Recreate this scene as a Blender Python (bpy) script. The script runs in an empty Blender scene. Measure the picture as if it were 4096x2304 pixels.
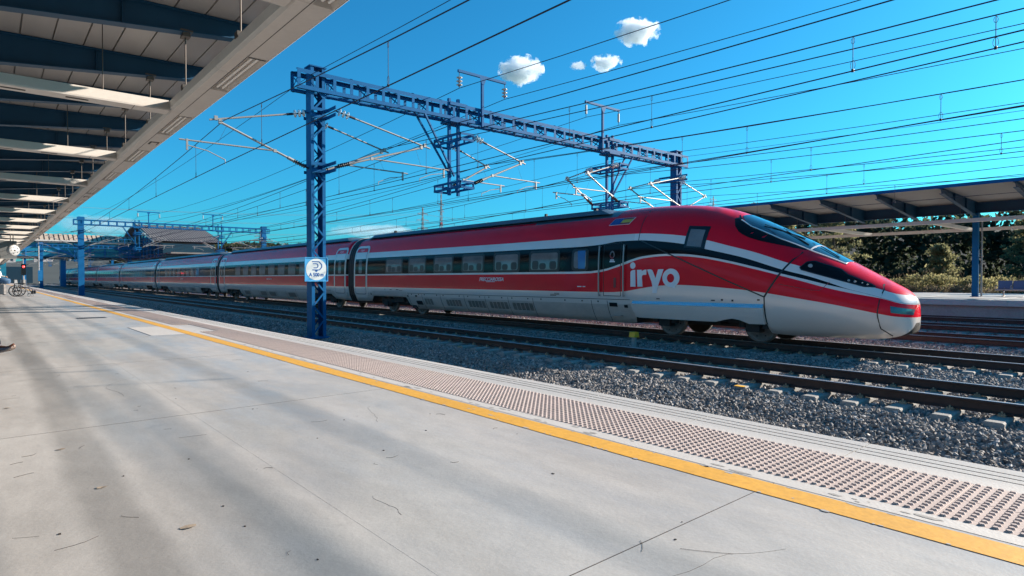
import bpy, bmesh, math, random
import numpy as np
from mathutils import Vector, Matrix, Quaternion
R = math.radians
SC = bpy.context.scene
COL = SC.collection
random.seed(7)
rng = np.random.default_rng(11)

# ------------------------------------------------------------------ camera
YAW = R(40.7)
cam = bpy.data.cameras.new('camera')
cam.sensor_width = 36.0
cam.lens = 36.0 * 2450 / 4096
cam.clip_start = 0.05
cam.clip_end = 9000
cam_ob = bpy.data.objects.new('camera', cam)
COL.objects.link(cam_ob)
CAMZ = 1.72
cam_ob.location = (0, 0, CAMZ)
cam_ob.rotation_euler = (R(90 - 0.912), 0, -YAW)
SC.camera = cam_ob

# ------------------------------------------------------------------ sky, sun, exposure
SUN_EL, SUN_AZ = 22.5, 110.0          # degrees; azimuth clockwise from +Y
world = bpy.data.worlds.new('World')
SC.world = world
world.use_nodes = True
nt = world.node_tree
bg = nt.nodes['Background']
sky = nt.nodes.new('ShaderNodeTexSky')
sky.sky_type = 'NISHITA'
sky.sun_disc = False
sky.sun_elevation = R(SUN_EL)
sky.sun_rotation = R(SUN_AZ)
sky.air_density = 1.0
sky.dust_density = 0.9
sky.ozone_density = 3.0
mul = nt.nodes.new('ShaderNodeMix')
mul.data_type = 'RGBA'
mul.blend_type = 'MULTIPLY'
mul.inputs['Factor'].default_value = 1.0
mul.inputs['B'].default_value = (0.12, 0.73, 0.97, 1)
nt.links.new(sky.outputs['Color'], mul.inputs['A'])
nt.links.new(mul.outputs['Result'], bg.inputs['Color'])
bg.inputs['Strength'].default_value = 0.085

sun = bpy.data.lights.new('sun', 'SUN')
sun.energy = 5.0
sun.angle = R(0.53)
sun.color = (1.0, 0.87, 0.74)
sun_ob = bpy.data.objects.new('sun', sun)
COL.objects.link(sun_ob)
to_sun = Vector((math.sin(R(SUN_AZ)) * math.cos(R(SUN_EL)), math.cos(R(SUN_AZ)) * math.cos(R(SUN_EL)), math.sin(R(SUN_EL))))
sun_ob.rotation_euler = to_sun.to_track_quat('Z', 'Y').to_euler()
sun_ob.location = (60, -30, 60)

SC.view_settings.view_transform = 'Standard'
SC.view_settings.look = 'None'
SC.view_settings.exposure = 1.18
SC.view_settings.gamma = 1
SC.view_settings.use_curve_mapping = False
SC.render.engine = 'CYCLES'
SC.cycles.max_bounces = 8
SC.cycles.diffuse_bounces = 3
SC.cycles.glossy_bounces = 3
SC.cycles.transparent_max_bounces = 12
SC.cycles.volume_bounces = 12
SC.cycles.use_denoising = True
try:
    SC.cycles.denoiser = 'OPENIMAGEDENOISE'
except Exception:
    pass

# ------------------------------------------------------------------ materials
MATS = {}
def mat(name, col, rough=0.6, metal=0.0, coat=0.0, var=None, bump=None, spec=0.5, trans=0.0, emit=None, var2=None, stretch=(1, 1, 1)):
    """Principled material; var=(scale, amount) varies the colour with noise, bump=(scale, distance)."""
    m = bpy.data.materials.new(name)
    m.use_nodes = True
    t = m.node_tree
    b = t.nodes['Principled BSDF']
    b.inputs['Base Color'].default_value = (*col, 1)
    b.inputs['Roughness'].default_value = rough
    b.inputs['Metallic'].default_value = metal
    b.inputs['Coat Weight'].default_value = coat
    b.inputs['Coat Roughness'].default_value = 0.04
    b.inputs['Specular IOR Level'].default_value = spec
    if trans:
        b.inputs['Transmission Weight'].default_value = trans
    if emit:
        b.inputs['Emission Color'].default_value = (*emit[:3], 1)
        b.inputs['Emission Strength'].default_value = emit[3]
    if var or bump or var2:
        tc = t.nodes.new('ShaderNodeTexCoord')
        mp = t.nodes.new('ShaderNodeMapping')
        mp.inputs['Scale'].default_value = stretch
        t.links.new(tc.outputs['Object'], mp.inputs['Vector'])
    last = None
    for v in (var, var2):
        if not v:
            continue
        n = t.nodes.new('ShaderNodeTexNoise')
        n.inputs['Scale'].default_value = v[0]
        n.inputs['Detail'].default_value = 5
        n.inputs['Roughness'].default_value = 0.65
        t.links.new(mp.outputs['Vector'], n.inputs['Vector'])
        mr = t.nodes.new('ShaderNodeMapRange')
        mr.inputs['From Min'].default_value = 0.25
        mr.inputs['From Max'].default_value = 0.75
        mr.inputs['To Min'].default_value = 1 - v[1]
        mr.inputs['To Max'].default_value = 1 + v[1]
        t.links.new(n.outputs['Fac'], mr.inputs['Value'])
        mx = t.nodes.new('ShaderNodeVectorMath')
        mx.operation = 'SCALE'
        if last is None:
            mx.inputs[0].default_value = col
        else:
            t.links.new(last, mx.inputs[0])
        t.links.new(mr.outputs['Result'], mx.inputs['Scale'])
        last = mx.outputs[0]
    if last is not None:
        t.links.new(last, b.inputs['Base Color'])
    if bump:
        n = t.nodes.new('ShaderNodeTexNoise')
        n.inputs['Scale'].default_value = bump[0]
        n.inputs['Detail'].default_value = 4
        t.links.new(mp.outputs['Vector'], n.inputs['Vector'])
        bp = t.nodes.new('ShaderNodeBump')
        bp.inputs['Distance'].default_value = bump[1]
        bp.inputs['Strength'].default_value = 1.0
        t.links.new(n.outputs['Fac'], bp.inputs['Height'])
        t.links.new(bp.outputs['Normal'], b.inputs['Normal'])
    MATS[name] = m
    return m

M = MATS
mat('red_paint', (0.84, 0.004, 0.022), 0.22, coat=0.1, spec=0.22, var=(0.8, 0.05))
mat('silver_paint', (0.78, 0.705, 0.645), 0.22, metal=0.1, coat=0.25, spec=0.4, var=(1.2, 0.05), bump=(1.1, 0.0025), stretch=(1, 0.35, 1))
mat('white_paint', (0.80, 0.75, 0.71), 0.25, coat=0.35)
mat('white_letter', (0.84, 0.83, 0.84), 0.4)
mat('window_band', (0.006, 0.007, 0.008), 0.12, spec=0.18, bump=(1.3, 0.003), stretch=(1, 0.5, 1))
mat('skirt_shade_dirt', (0.52, 0.47, 0.425), 0.4, spec=0.3, var=(1.6, 0.16), var2=(7, 0.08), stretch=(1, 0.5, 1))  # silver darkened for the shade of the tucked-in skirt, plus brake dust
mat('seat_dark', (0.025, 0.026, 0.03), 0.3)  # dark colour of the seat tops laid on the panes
mat('train_glass', (0.21, 0.208, 0.204), 0.06, spec=0.6, var=(0.9, 0.35))
mat('blue_blind', (0.02, 0.16, 0.42), 0.3, coat=0.6)
mat('windscreen_glass', (0.012, 0.03, 0.05), 0.03, coat=1.0)
mat('black_rubber', (0.012, 0.012, 0.013), 0.55, var=(3, 0.25))
mat('black_trim', (0.008, 0.009, 0.01), 0.3)
mat('roof_grey', (0.10, 0.13, 0.15), 0.3, metal=0.3)
mat('ledge_metal', (0.72, 0.72, 0.72), 0.18, metal=0.85)
mat('under_dark', (0.018, 0.017, 0.016), 0.75, var=(3, 0.3))
mat('wheel_steel', (0.17, 0.165, 0.155), 0.5, metal=0.2, var=(9, 0.25))
mat('handrail_steel', (0.33, 0.33, 0.33), 0.35, metal=0.6)
mat('flag_blue', (0.01, 0.07, 0.28), 0.35)
mat('flag_yellow', (0.62, 0.48, 0.06), 0.35)
mat('flag_red', (0.22, 0.02, 0.03), 0.35)
mat('lamp_lens', (0.05, 0.13, 0.16), 0.1, coat=1.0)
mat('red_lamp', (0.8, 0.02, 0.02), 0.3, emit=(1, 0.03, 0.03, 4))

mat('blue_steel', (0.009, 0.108, 0.27), 0.55, spec=0.08, var=(1.5, 0.12), var2=(14, 0.06))
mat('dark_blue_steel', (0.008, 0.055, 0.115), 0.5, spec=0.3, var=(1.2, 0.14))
mat('galvanised', (0.33, 0.315, 0.30), 0.45, metal=0.35, var=(6, 0.12))
mat('cable', (0.012, 0.012, 0.03), 0.6)
mat('glass_insulator', (0.80, 0.90, 0.92), 0.12, trans=0.35, coat=0.6)
mat('porcelain', (0.50, 0.46, 0.42), 0.2, coat=0.5)
mat('dark_insulator', (0.025, 0.022, 0.02), 0.3)
mat('sign_blue', (0.07, 0.36, 0.66), 0.4, var=(4, 0.05))
mat('sign_white', (0.66, 0.72, 0.72), 0.4)
mat('sign_ink', (0.01, 0.10, 0.36), 0.4)

mat('concrete_wall', (0.33, 0.315, 0.30), 0.85, var=(0.9, 0.16), var2=(9, 0.12), bump=(20, 0.004))
mat('coping', (0.50, 0.475, 0.45), 0.7, var=(1.1, 0.07), var2=(22, 0.06), bump=(60, 0.0015))
mat('groove_dark', (0.06, 0.052, 0.05), 0.85)
mat('tactile', (0.47, 0.385, 0.355), 0.75, var=(2.2, 0.2), var2=(30, 0.10), bump=(80, 0.001))
mat('yellow_paint', (0.66, 0.34, 0.035), 0.6, var=(1.6, 0.10), var2=(24, 0.16), bump=(50, 0.001))
mat('rail_rust', (0.055, 0.030, 0.024), 0.75, var=(5, 0.3))
mat('rail_head', (0.52, 0.50, 0.49), 0.42, metal=0.55)
mat('sleeper', (0.27, 0.26, 0.24), 0.85, var=(3, 0.14), var2=(20, 0.12))
mat('clip', (0.27, 0.22, 0.15), 0.6)
mat('grey_soil', (0.15, 0.14, 0.125), 0.95, var=(0.5, 0.2), var2=(5, 0.25))
mat('field', (0.10, 0.12, 0.05), 0.95, var=(0.04, 0.3), var2=(0.6, 0.25))
mat('hill_ground', (0.05, 0.056, 0.05), 0.95, var=(0.02, 0.3))
mat('trough_white', (0.57, 0.535, 0.495), 0.5, var=(2.0, 0.06), var2=(15, 0.04))
mat('trough_seam', (0.03, 0.028, 0.026), 0.7)
mat('lamp_tube', (0.78, 0.76, 0.72), 0.3)
mat('roof_plank', (0.36, 0.345, 0.335), 0.38, metal=0.25, var=(0.8, 0.08), stretch=(3, 0.15, 1))
mat('rod_steel', (0.10, 0.085, 0.075), 0.5, metal=0.4)
mat('tan_roof', (0.42, 0.33, 0.25), 0.6, var=(0.3, 0.06))
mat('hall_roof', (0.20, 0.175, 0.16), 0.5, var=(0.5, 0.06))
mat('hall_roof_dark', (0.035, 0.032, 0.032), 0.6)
mat('hall_dark', (0.015, 0.035, 0.055), 0.25)
mat('bridge_glass', (0.02, 0.17, 0.28), 0.08, coat=0.6)
mat('bridge_blue', (0.01, 0.15, 0.36), 0.45)
mat('bench_blue', (0.10, 0.145, 0.30), 0.4, metal=0.2)
mat('bark', (0.09, 0.065, 0.05), 0.9, var=(3, 0.3))
mat('chair_black', (0.014, 0.014, 0.015), 0.45)
mat('chair_grey', (0.16, 0.17, 0.18), 0.6)
mat('white_plastic', (0.36, 0.36, 0.36), 0.4)
mat('skin', (0.42, 0.24, 0.17), 0.55)
mat('shirt_white', (0.62, 0.62, 0.60), 0.8)
mat('trousers_dark', (0.02, 0.022, 0.03), 0.85)
mat('hair_dark', (0.03, 0.02, 0.015), 0.6)
mat('shoe_brown', (0.085, 0.028, 0.014), 0.33, coat=0.3, var=(14, 0.25))
mat('shoe_sole', (0.22, 0.16, 0.135), 0.6)
mat('bag_blue', (0.06, 0.13, 0.24), 0.7)
mat('case_grey', (0.28, 0.26, 0.25), 0.35, metal=0.3)
mat('marker_yellow', (0.88, 0.47, 0.03), 0.55, var=(6, 0.12))
mat('pylon_grey', (0.16, 0.19, 0.22), 0.6)
mat('sign_grey', (0.15, 0.16, 0.165), 0.5)
mat('house_wall', (0.36, 0.35, 0.35), 0.85, var=(0.2, 0.2))
mat('house_roof', (0.22, 0.14, 0.11), 0.85)
mat('drain_dark', (0.05, 0.05, 0.055), 0.5, metal=0.4)
mat('needle', (0.028, 0.02, 0.016), 0.8)
mat('dry_leaf', (0.27, 0.215, 0.165), 0.8)
mat('flower', (0.45, 0.42, 0.33), 0.8)

def leaf_mat(name, c1, c2, rough=0.75):
    m = bpy.data.materials.new(name)
    m.use_nodes = True
    t = m.node_tree
    b = t.nodes['Principled BSDF']
    b.inputs['Roughness'].default_value = rough
    b.inputs['Specular IOR Level'].default_value = 0.25
    g = t.nodes.new('ShaderNodeNewGeometry')
    n = t.nodes.new('ShaderNodeTexNoise')
    n.inputs['Scale'].default_value = 0.7
    n.inputs['Detail'].default_value = 3
    tc = t.nodes.new('ShaderNodeTexCoord')
    t.links.new(tc.outputs['Object'], n.inputs['Vector'])
    ad = t.nodes.new('ShaderNodeMath')
    ad.operation = 'MULTIPLY_ADD'
    ad.inputs[1].default_value = 0.55
    t.links.new(g.outputs['Random Per Island'], ad.inputs[0])
    mr = t.nodes.new('ShaderNodeMapRange')
    mr.inputs['From Min'].default_value = 0.3
    mr.inputs['From Max'].default_value = 0.7
    mr.inputs['To Min'].default_value = 0.0
    mr.inputs['To Max'].default_value = 0.45
    t.links.new(n.outputs['Fac'], mr.inputs['Value'])
    t.links.new(mr.outputs['Result'], ad.inputs[2])
    cr = t.nodes.new('ShaderNodeMix')
    cr.data_type = 'RGBA'
    cr.inputs['A'].default_value = (*c1, 1)
    cr.inputs['B'].default_value = (*c2, 1)
    t.links.new(ad.outputs[0], cr.inputs['Factor'])
    t.links.new(cr.outputs['Result'], b.inputs['Base Color'])
    tr = t.nodes.new('ShaderNodeBsdfTranslucent')
    t.links.new(cr.outputs['Result'], tr.inputs['Color'])
    ms = t.nodes.new('ShaderNodeMixShader')
    ms.inputs['Fac'].default_value = 0.58
    t.links.new(b.outputs['BSDF'], ms.inputs[1])
    t.links.new(tr.outputs['BSDF'], ms.inputs[2])
    t.links.new(ms.outputs['Shader'], t.nodes['Material Output'].inputs['Surface'])
    MATS[name] = m
leaf_mat('pine_needles', (0.10, 0.108, 0.05), (0.36, 0.34, 0.18))
leaf_mat('pine_needles_shaded', (0.022, 0.036, 0.026), (0.085, 0.10, 0.06))  # shade of the deep wood put into the needle colour
leaf_mat('bush_leaves', (0.10, 0.108, 0.045), (0.40, 0.365, 0.19))
leaf_mat('dry_stems', (0.14, 0.11, 0.07), (0.46, 0.39, 0.29))
leaf_mat('wood_leaves', (0.025, 0.035, 0.02), (0.095, 0.10, 0.045))

def floor_mat():
    """Worn, sealed concrete: pours of different tone, darker streaks along the platform, stains."""
    m = bpy.data.materials.new('platform_concrete')
    m.use_nodes = True
    t = m.node_tree
    L = t.links.new
    b = t.nodes['Principled BSDF']
    tc = t.nodes.new('ShaderNodeTexCoord')
    def noise(scale, stretch, detail=5, rough=0.6, off=(0, 0, 0)):
        mp = t.nodes.new('ShaderNodeMapping')
        mp.inputs['Scale'].default_value = stretch
        mp.inputs['Location'].default_value = off
        L(tc.outputs['Object'], mp.inputs['Vector'])
        n = t.nodes.new('ShaderNodeTexNoise')
        n.inputs['Scale'].default_value = scale
        n.inputs['Detail'].default_value = detail
        n.inputs['Roughness'].default_value = rough
        L(mp.outputs['Vector'], n.inputs['Vector'])
        return n.outputs['Fac']
    def ramp(v, a, bb, lo, hi, smooth=True):
        r = t.nodes.new('ShaderNodeMapRange')
        r.interpolation_type = 'SMOOTHSTEP' if smooth else 'LINEAR'
        r.inputs['From Min'].default_value = a
        r.inputs['From Max'].default_value = bb
        r.inputs['To Min'].default_value = lo
        r.inputs['To Max'].default_value = hi
        L(v, r.inputs['Value'])
        return r.outputs['Result']
    def mul_(a, bb):
        x = t.nodes.new('ShaderNodeMath')
        x.operation = 'MULTIPLY'
        L(a, x.inputs[0])
        if isinstance(bb, float):
            x.inputs[1].default_value = bb
        else:
            L(bb, x.inputs[1])
        return x.outputs[0]
    f = ramp(noise(0.55, (1.5, 0.25, 1), 4), 0.3, 0.7, 0.92, 1.06)
    f = mul_(f, ramp(noise(1.1, (1.0, 0.35, 1), 6, 0.7, (3, 7, 0)), 0.32, 0.68, 0.90, 1.06))
    f = mul_(f, ramp(noise(1.0, (2.3, 0.06, 1), 3, 0.5, (0.25, 0, 0)), 0.50, 0.68, 1.0, 0.90))
    # a darker band running along the platform, with ragged edges
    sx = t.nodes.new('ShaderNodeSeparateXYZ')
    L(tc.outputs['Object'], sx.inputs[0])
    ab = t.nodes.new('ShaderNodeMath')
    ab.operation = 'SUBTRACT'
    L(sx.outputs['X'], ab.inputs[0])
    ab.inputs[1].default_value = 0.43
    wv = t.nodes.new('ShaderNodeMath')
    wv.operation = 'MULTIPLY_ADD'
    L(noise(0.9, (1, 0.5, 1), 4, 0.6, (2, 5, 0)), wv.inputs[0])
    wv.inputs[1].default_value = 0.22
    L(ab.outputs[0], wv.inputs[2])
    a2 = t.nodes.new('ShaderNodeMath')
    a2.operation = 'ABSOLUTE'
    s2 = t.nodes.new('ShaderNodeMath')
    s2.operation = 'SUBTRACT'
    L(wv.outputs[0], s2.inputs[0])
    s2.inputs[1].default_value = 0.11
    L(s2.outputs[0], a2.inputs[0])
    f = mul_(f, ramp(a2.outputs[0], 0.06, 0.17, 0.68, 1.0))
    f = mul_(f, ramp(noise(9, (1, 0.5, 1), 5, 0.7), 0.3, 0.7, 0.94, 1.05))
    f = mul_(f, ramp(noise(70, (1, 1, 1), 2), 0.3, 0.7, 0.965, 1.03))
    f = mul_(f, ramp(noise(2.6, (1, 1, 1), 3, 0.5, (9, 2, 0)), 0.70, 0.76, 1.0, 0.84))
    tint = t.nodes.new('ShaderNodeMix')
    tint.data_type = 'RGBA'
    tint.inputs['A'].default_value = (0.425, 0.40, 0.378, 1)
    tint.inputs['B'].default_value = (0.405, 0.395, 0.38, 1)
    L(ramp(noise(0.5, (1, 0.5, 1), 3, 0.5, (5, 1, 0)), 0.38, 0.62, 0, 1), tint.inputs['Factor'])
    sc = t.nodes.new('ShaderNodeVectorMath')
    sc.operation = 'SCALE'
    L(tint.outputs['Result'], sc.inputs[0])
    L(f, sc.inputs['Scale'])
    L(sc.outputs[0], b.inputs['Base Color'])
    L(ramp(noise(1.8, (1.4, 0.4, 1), 5, 0.6, (1, 4, 0)), 0.3, 0.7, 0.34, 0.62), b.inputs['Roughness'])
    bp = t.nodes.new('ShaderNodeBump')
    bp.inputs['Distance'].default_value = 0.0012
    L(noise(45, (1, 1, 1), 3), bp.inputs['Height'])
    L(bp.outputs['Normal'], b.inputs['Normal'])
    MATS['platform_concrete'] = m
floor_mat()

def ballast_mat():
    m = bpy.data.materials.new('ballast_stone')
    m.use_nodes = True
    t = m.node_tree
    b = t.nodes['Principled BSDF']
    b.inputs['Roughness'].default_value = 0.8
    oi = t.nodes.new('ShaderNodeObjectInfo')
    cr = t.nodes.new('ShaderNodeValToRGB')
    e = cr.color_ramp.elements
    e[0].position = 0.0
    e[0].color = (0.095, 0.092, 0.092, 1)
    e[1].position = 1.0
    e[1].color = (0.46, 0.445, 0.43, 1)
    x = cr.color_ramp.elements.new(0.55)
    x.color = (0.25, 0.243, 0.236, 1)
    x = cr.color_ramp.elements.new(0.80)
    x.color = (0.29, 0.245, 0.21, 1)
    t.links.new(oi.outputs['Random'], cr.inputs['Fac'])
    t.links.new(cr.outputs['Color'], b.inputs['Base Color'])
    MATS['ballast_stone'] = m
    m = bpy.data.materials.new('ballast_bed')
    m.use_nodes = True
    t = m.node_tree
    b = t.nodes['Principled BSDF']
    b.inputs['Roughness'].default_value = 0.9
    tc = t.nodes.new('ShaderNodeTexCoord')
    v = t.nodes.new('ShaderNodeTexVoronoi')
    v.inputs['Scale'].default_value = 17
    t.links.new(tc.outputs['Object'], v.inputs['Vector'])
    bw = t.nodes.new('ShaderNodeRGBToBW')
    t.links.new(v.outputs['Color'], bw.inputs['Color'])
    cr = t.nodes.new('ShaderNodeValToRGB')
    cr.color_ramp.elements[0].color = (0.08, 0.08, 0.08, 1)
    cr.color_ramp.elements[1].color = (0.27, 0.262, 0.255, 1)
    t.links.new(bw.outputs['Val'], cr.inputs['Fac'])
    t.links.new(cr.outputs['Color'], b.inputs['Base Color'])
    bp = t.nodes.new('ShaderNodeBump')
    bp.inputs['Distance'].default_value = 0.03
    bp.invert = True
    t.links.new(v.outputs['Distance'], bp.inputs['Height'])
    t.links.new(bp.outputs['Normal'], b.inputs['Normal'])
    MATS['ballast_bed'] = m
ballast_mat()

# ------------------------------------------------------------------ mesh building
class MB:
    """Collects shapes; build() links them as ONE mesh object."""
    def __init__(s):
        s.v, s.f, s.m, s.sm = [], [], [], []
    def add(s, verts, faces, mi=0, smooth=False):
        o = len(s.v)
        s.v += [tuple(p) for p in verts]
        for f in faces:
            s.f.append(tuple(i + o for i in f))
            s.m.append(mi)
            s.sm.append(smooth)
        return s
    def box(s, x0, x1, y0, y1, z0, z1, mi=0):
        vs = [(x, y, z) for z in (z0, z1) for x, y in ((x0, y0), (x1, y0), (x1, y1), (x0, y1))]
        return s.add(vs, [(3, 2, 1, 0), (4, 5, 6, 7), (0, 1, 5, 4), (1, 2, 6, 5), (2, 3, 7, 6), (3, 0, 4, 7)], mi)
    def bevbox(s, x0, x1, y0, y1, z0, z1, b=0.01, mi=0):
        """box with bevelled upper edges"""
        a = [(x0, y0, z0), (x1, y0, z0), (x1, y1, z0), (x0, y1, z0)]
        c = [(x0, y0, z1 - b), (x1, y0, z1 - b), (x1, y1, z1 - b), (x0, y1, z1 - b)]
        d = [(x0 + b, y0 + b, z1), (x1 - b, y0 + b, z1), (x1 - b, y1 - b, z1), (x0 + b, y1 - b, z1)]
        fs = [(3, 2, 1, 0), (8, 9, 10, 11)]
        for i in range(4):
            j = (i + 1) % 4
            fs += [(i, j, j + 4, i + 4), (i + 4, j + 4, j + 8, i + 8)]
        return s.add(a + c + d, fs, mi)
    def bar(s, p, q, w, h=None, up=(0, 0, 1), mi=0):
        h = h or w
        p, q = Vector(p), Vector(q)
        d = (q - p).normalized()
        u = Vector(up)
        if abs(d.dot(u)) > 0.98:
            u = Vector((0, 1, 0))
        a = d.cross(u).normalized() * (w / 2)
        c = a.cross(d).normalized() * (h / 2)
        vs = [p - a - c, p + a - c, p + a + c, p - a + c, q - a - c, q + a - c, q + a + c, q - a + c]
        return s.add(vs, [(0, 1, 2, 3), (7, 6, 5, 4), (1, 0, 4, 5), (2, 1, 5, 6), (3, 2, 6, 7), (0, 3, 7, 4)], mi)
    def tube(s, pts, r, n=8, mi=0, caps=True, smooth=True):
        pts = [Vector(p) for p in pts]
        rs = r if isinstance(r, (list, tuple)) else [r] * len(pts)
        vs, fs = [], []
        prev = None
        for i, p in enumerate(pts):
            d = (pts[min(i + 1, len(pts) - 1)] - pts[max(i - 1, 0)]).normalized()
            u = prev if prev is not None and abs(prev.dot(d)) < 0.95 else (Vector((0, 0, 1)) if abs(d.z) < 0.9 else Vector((1, 0, 0)))
            a = d.cross(u).normalized()
            c = a.cross(d).normalized()
            prev = c
            for k in range(n):
                t = 2 * math.pi * k / n
                vs.append(p + (a * math.cos(t) + c * math.sin(t)) * rs[i])
        for i in range(len(pts) - 1):
            for k in range(n):
                fs.append((i * n + k, i * n + (k + 1) % n, (i + 1) * n + (k + 1) % n, (i + 1) * n + k))
        s.add(vs, fs, mi, smooth)
        if caps:
            o = (len(pts) - 1) * n
            s.add(vs[:n], [tuple(reversed(range(n)))], mi)
            s.add(vs[o:o + n], [tuple(range(n))], mi)
        return s
    def lathe(s, prof, base, axis=(0, 0, 1), n=16, mi=0, smooth=True):
        ax = Vector(axis).normalized()
        u = Vector((0, 0, 1)) if abs(ax.z) < 0.9 else Vector((1, 0, 0))
        a = ax.cross(u).normalized()
        c = ax.cross(a).normalized()
        base = Vector(base)
        vs, fs = [], []
        for r, h in prof:
            for k in range(n):
                t = 2 * math.pi * k / n
                vs.append(base + ax * h + (a * math.cos(t) + c * math.sin(t)) * r)
        for i in range(len(prof) - 1):
            for k in range(n):
                fs.append((i * n + k, i * n + (k + 1) % n, (i + 1) * n + (k + 1) % n, (i + 1) * n + k))
        if prof[0][0] > 1e-6:
            fs.append(tuple(reversed(range(n))))
        if prof[-1][0] > 1e-6:
            fs.append(tuple((len(prof) - 1) * n + k for k in range(n)))
        return s.add(vs, fs, mi, smooth)
    def prism(s, poly, y0, y1, mi=0, axis='Y'):
        """polygon in the two other axes extruded along axis; poly given counter-clockwise in (x,z) / (y,z) / (x,y)"""
        def P(a, b, t):
            return {'Y': (a, t, b), 'X': (t, a, b), 'Z': (a, b, t)}[axis]
        n = len(poly)
        vs = [P(a, b, y0) for a, b in poly] + [P(a, b, y1) for a, b in poly]
        fs = [tuple(range(n)), tuple(reversed(range(n, 2 * n)))]
        for i in range(n):
            j = (i + 1) % n
            fs.append((j, i, i + n, j + n))
        return s.add(vs, fs, mi)
    def mesh(s, name, mats, off=(0, 0, 0)):
        me = bpy.data.meshes.new(name)
        o = Vector(off)
        me.from_pydata([(x - o[0], y - o[1], z - o[2]) for x, y, z in s.v], [], s.f)
        for m in (mats if isinstance(mats, (list, tuple)) else [mats]):
            me.materials.append(M[m] if isinstance(m, str) else m)
        me.polygons.foreach_set('material_index', s.m)
        me.polygons.foreach_set('use_smooth', s.sm)
        me.update()
        return me

ORG = {}
def origin(o):
    return ORG.get(o.name, (0, 0, 0))

def tag(o, label=None, cat=None, group=None, kind=None):
    if label: o['label'] = label
    if cat: o['category'] = cat
    if group: o['group'] = group
    if kind: o['kind'] = kind
    return o

def thing(name, label, cat, loc=(0, 0, 0), group=None, rot=0.0, kind=None):
    o = bpy.data.objects.new(name, None)
    o.empty_display_size = 0.2
    COL.objects.link(o)
    o.location = loc
    o.rotation_euler = (0, 0, rot)
    ORG[o.name] = tuple(loc)
    return tag(o, label, cat, group, kind)

def obj(name, me, parent=None, loc=None):
    o = bpy.data.objects.new(name, me)
    COL.objects.link(o)
    if parent is not None:
        o.parent = parent
        ORG[o.name] = origin(parent)
    if loc is not None:
        o.location = loc
    return o

def part(name, mb, mats, parent, local=False, **kw):
    """vertices in world coordinates (local=False) or in the thing's own frame"""
    o = obj(name, mb.mesh(name, mats, (0, 0, 0) if local else origin(parent)), parent)
    return tag(o, **kw) if kw else o

def solo(name, mb, mats, label, cat, base=(0, 0, 0), group=None, kind=None):
    o = obj(name, mb.mesh(name, mats, base), None, base)
    ORG[o.name] = tuple(base)
    return tag(o, label, cat, group, kind)

def structure(name, mb, mats, base=(0, 0, 0), kind='structure'):
    o = obj(name, mb.mesh(name, mats, base), None, base)
    ORG[o.name] = tuple(base)
    o['kind'] = kind
    return o

def kids(o):
    return [c for c in o.children]

def copy_tree(o, parent=None, loc=None, rot=None, label=None, group=None):
    c = o.copy()
    COL.objects.link(c)
    if parent is not None:
        c.parent = parent
    if loc is not None:
        c.location = loc
    if rot is not None:
        c.rotation_euler = (0, 0, rot)
    if label: c['label'] = label
    if group: c['group'] = group
    ORG[c.name] = tuple(c.location) if parent is None else origin(parent)
    for ch in kids(o):
        copy_tree(ch, c)
    return c

def text_mesh(txt, size, extr=0.0, shear=0.0, offset=0.0, align='CENTER', spacing=1.0):
    cu = bpy.data.curves.new('txt', 'FONT')
    cu.body = txt
    cu.size = size
    cu.extrude = extr
    cu.shear = shear
    cu.offset = offset
    cu.align_x = align
    cu.align_y = 'CENTER'
    cu.space_character = spacing
    cu.resolution_u = 3
    o = bpy.data.objects.new('txt', cu)
    COL.objects.link(o)
    dg = bpy.context.evaluated_depsgraph_get()
    me = bpy.data.meshes.new_from_object(o.evaluated_get(dg))
    bpy.data.objects.remove(o)
    bpy.data.curves.remove(cu)
    vs = [tuple(v.co) for v in me.vertices]
    fs = [tuple(p.vertices) for p in me.polygons]
    bpy.data.meshes.remove(me)
    return vs, fs

def interp(tab, s):
    if s <= tab[0][0]:
        return tab[0][1]
    for (a, b), (c, d) in zip(tab, tab[1:]):
        if s <= c:
            return b + (d - b) * (s - a) / (c - a)
    return tab[-1][1]
# ================================================================== SETTING
PZ = 0.70                                             # platform height above the rail heads (rail heads at z = 0)
NEAR_EDGE, FAR_EDGE = 4.12, 34.6

# ground sheet to the horizon
g = MB()
nx = 40
xs = [-3500 + 7000 * i / nx for i in range(nx + 1)]
ys = [-1500 + 7000 * i / nx for i in range(nx + 1)]
g.add([(x, y, -0.75) for y in ys for x in xs], [(j * (nx + 1) + i, j * (nx + 1) + i + 1, (j + 1) * (nx + 1) + i + 1, (j + 1) * (nx + 1) + i) for j in range(nx) for i in range(nx)])
structure('ground', g, 'field')

def hill_h(x, y):
    d = math.hypot(x, y)
    a = max(0, min(1, (y - 230) / 150)) * (0.55 + 0.45 * max(0, min(1, (x + 20) / 110)))
    h = 0.72 * a * a * (3 - 2 * a) * (16 + 7 * math.sin(x * 0.011 + 1.2) + 5 * math.sin(x * 0.027 + y * 0.01) + 0.012 * max(0, y - 500))
    e = max(0, min(1, (x - 62 - 0.02 * y) / 60))
    h += e * e * (3 - 2 * e) * (3.5 + 1.5 * math.sin(y * 0.03))
    e = max(0, min(1, (x - 88) / 30)) * max(0, min(1, (190 - y) / 60))
    h += e * e * (3 - 2 * e) * 6.5
    w = max(0, min(1, (-22 - x) / 40))  # unseen hillside behind the camera, added to darken the train window reflections
    h += w * w * (3 - 2 * w) * (9 + 2 * math.sin(y * 0.04))
    return -0.72 + h
g = MB()
nx, ny = 70, 70
xs = [-200 + 950 * i / nx for i in range(nx + 1)]
ys = [-120 + 1300 * j / ny for j in range(ny + 1)]
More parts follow.
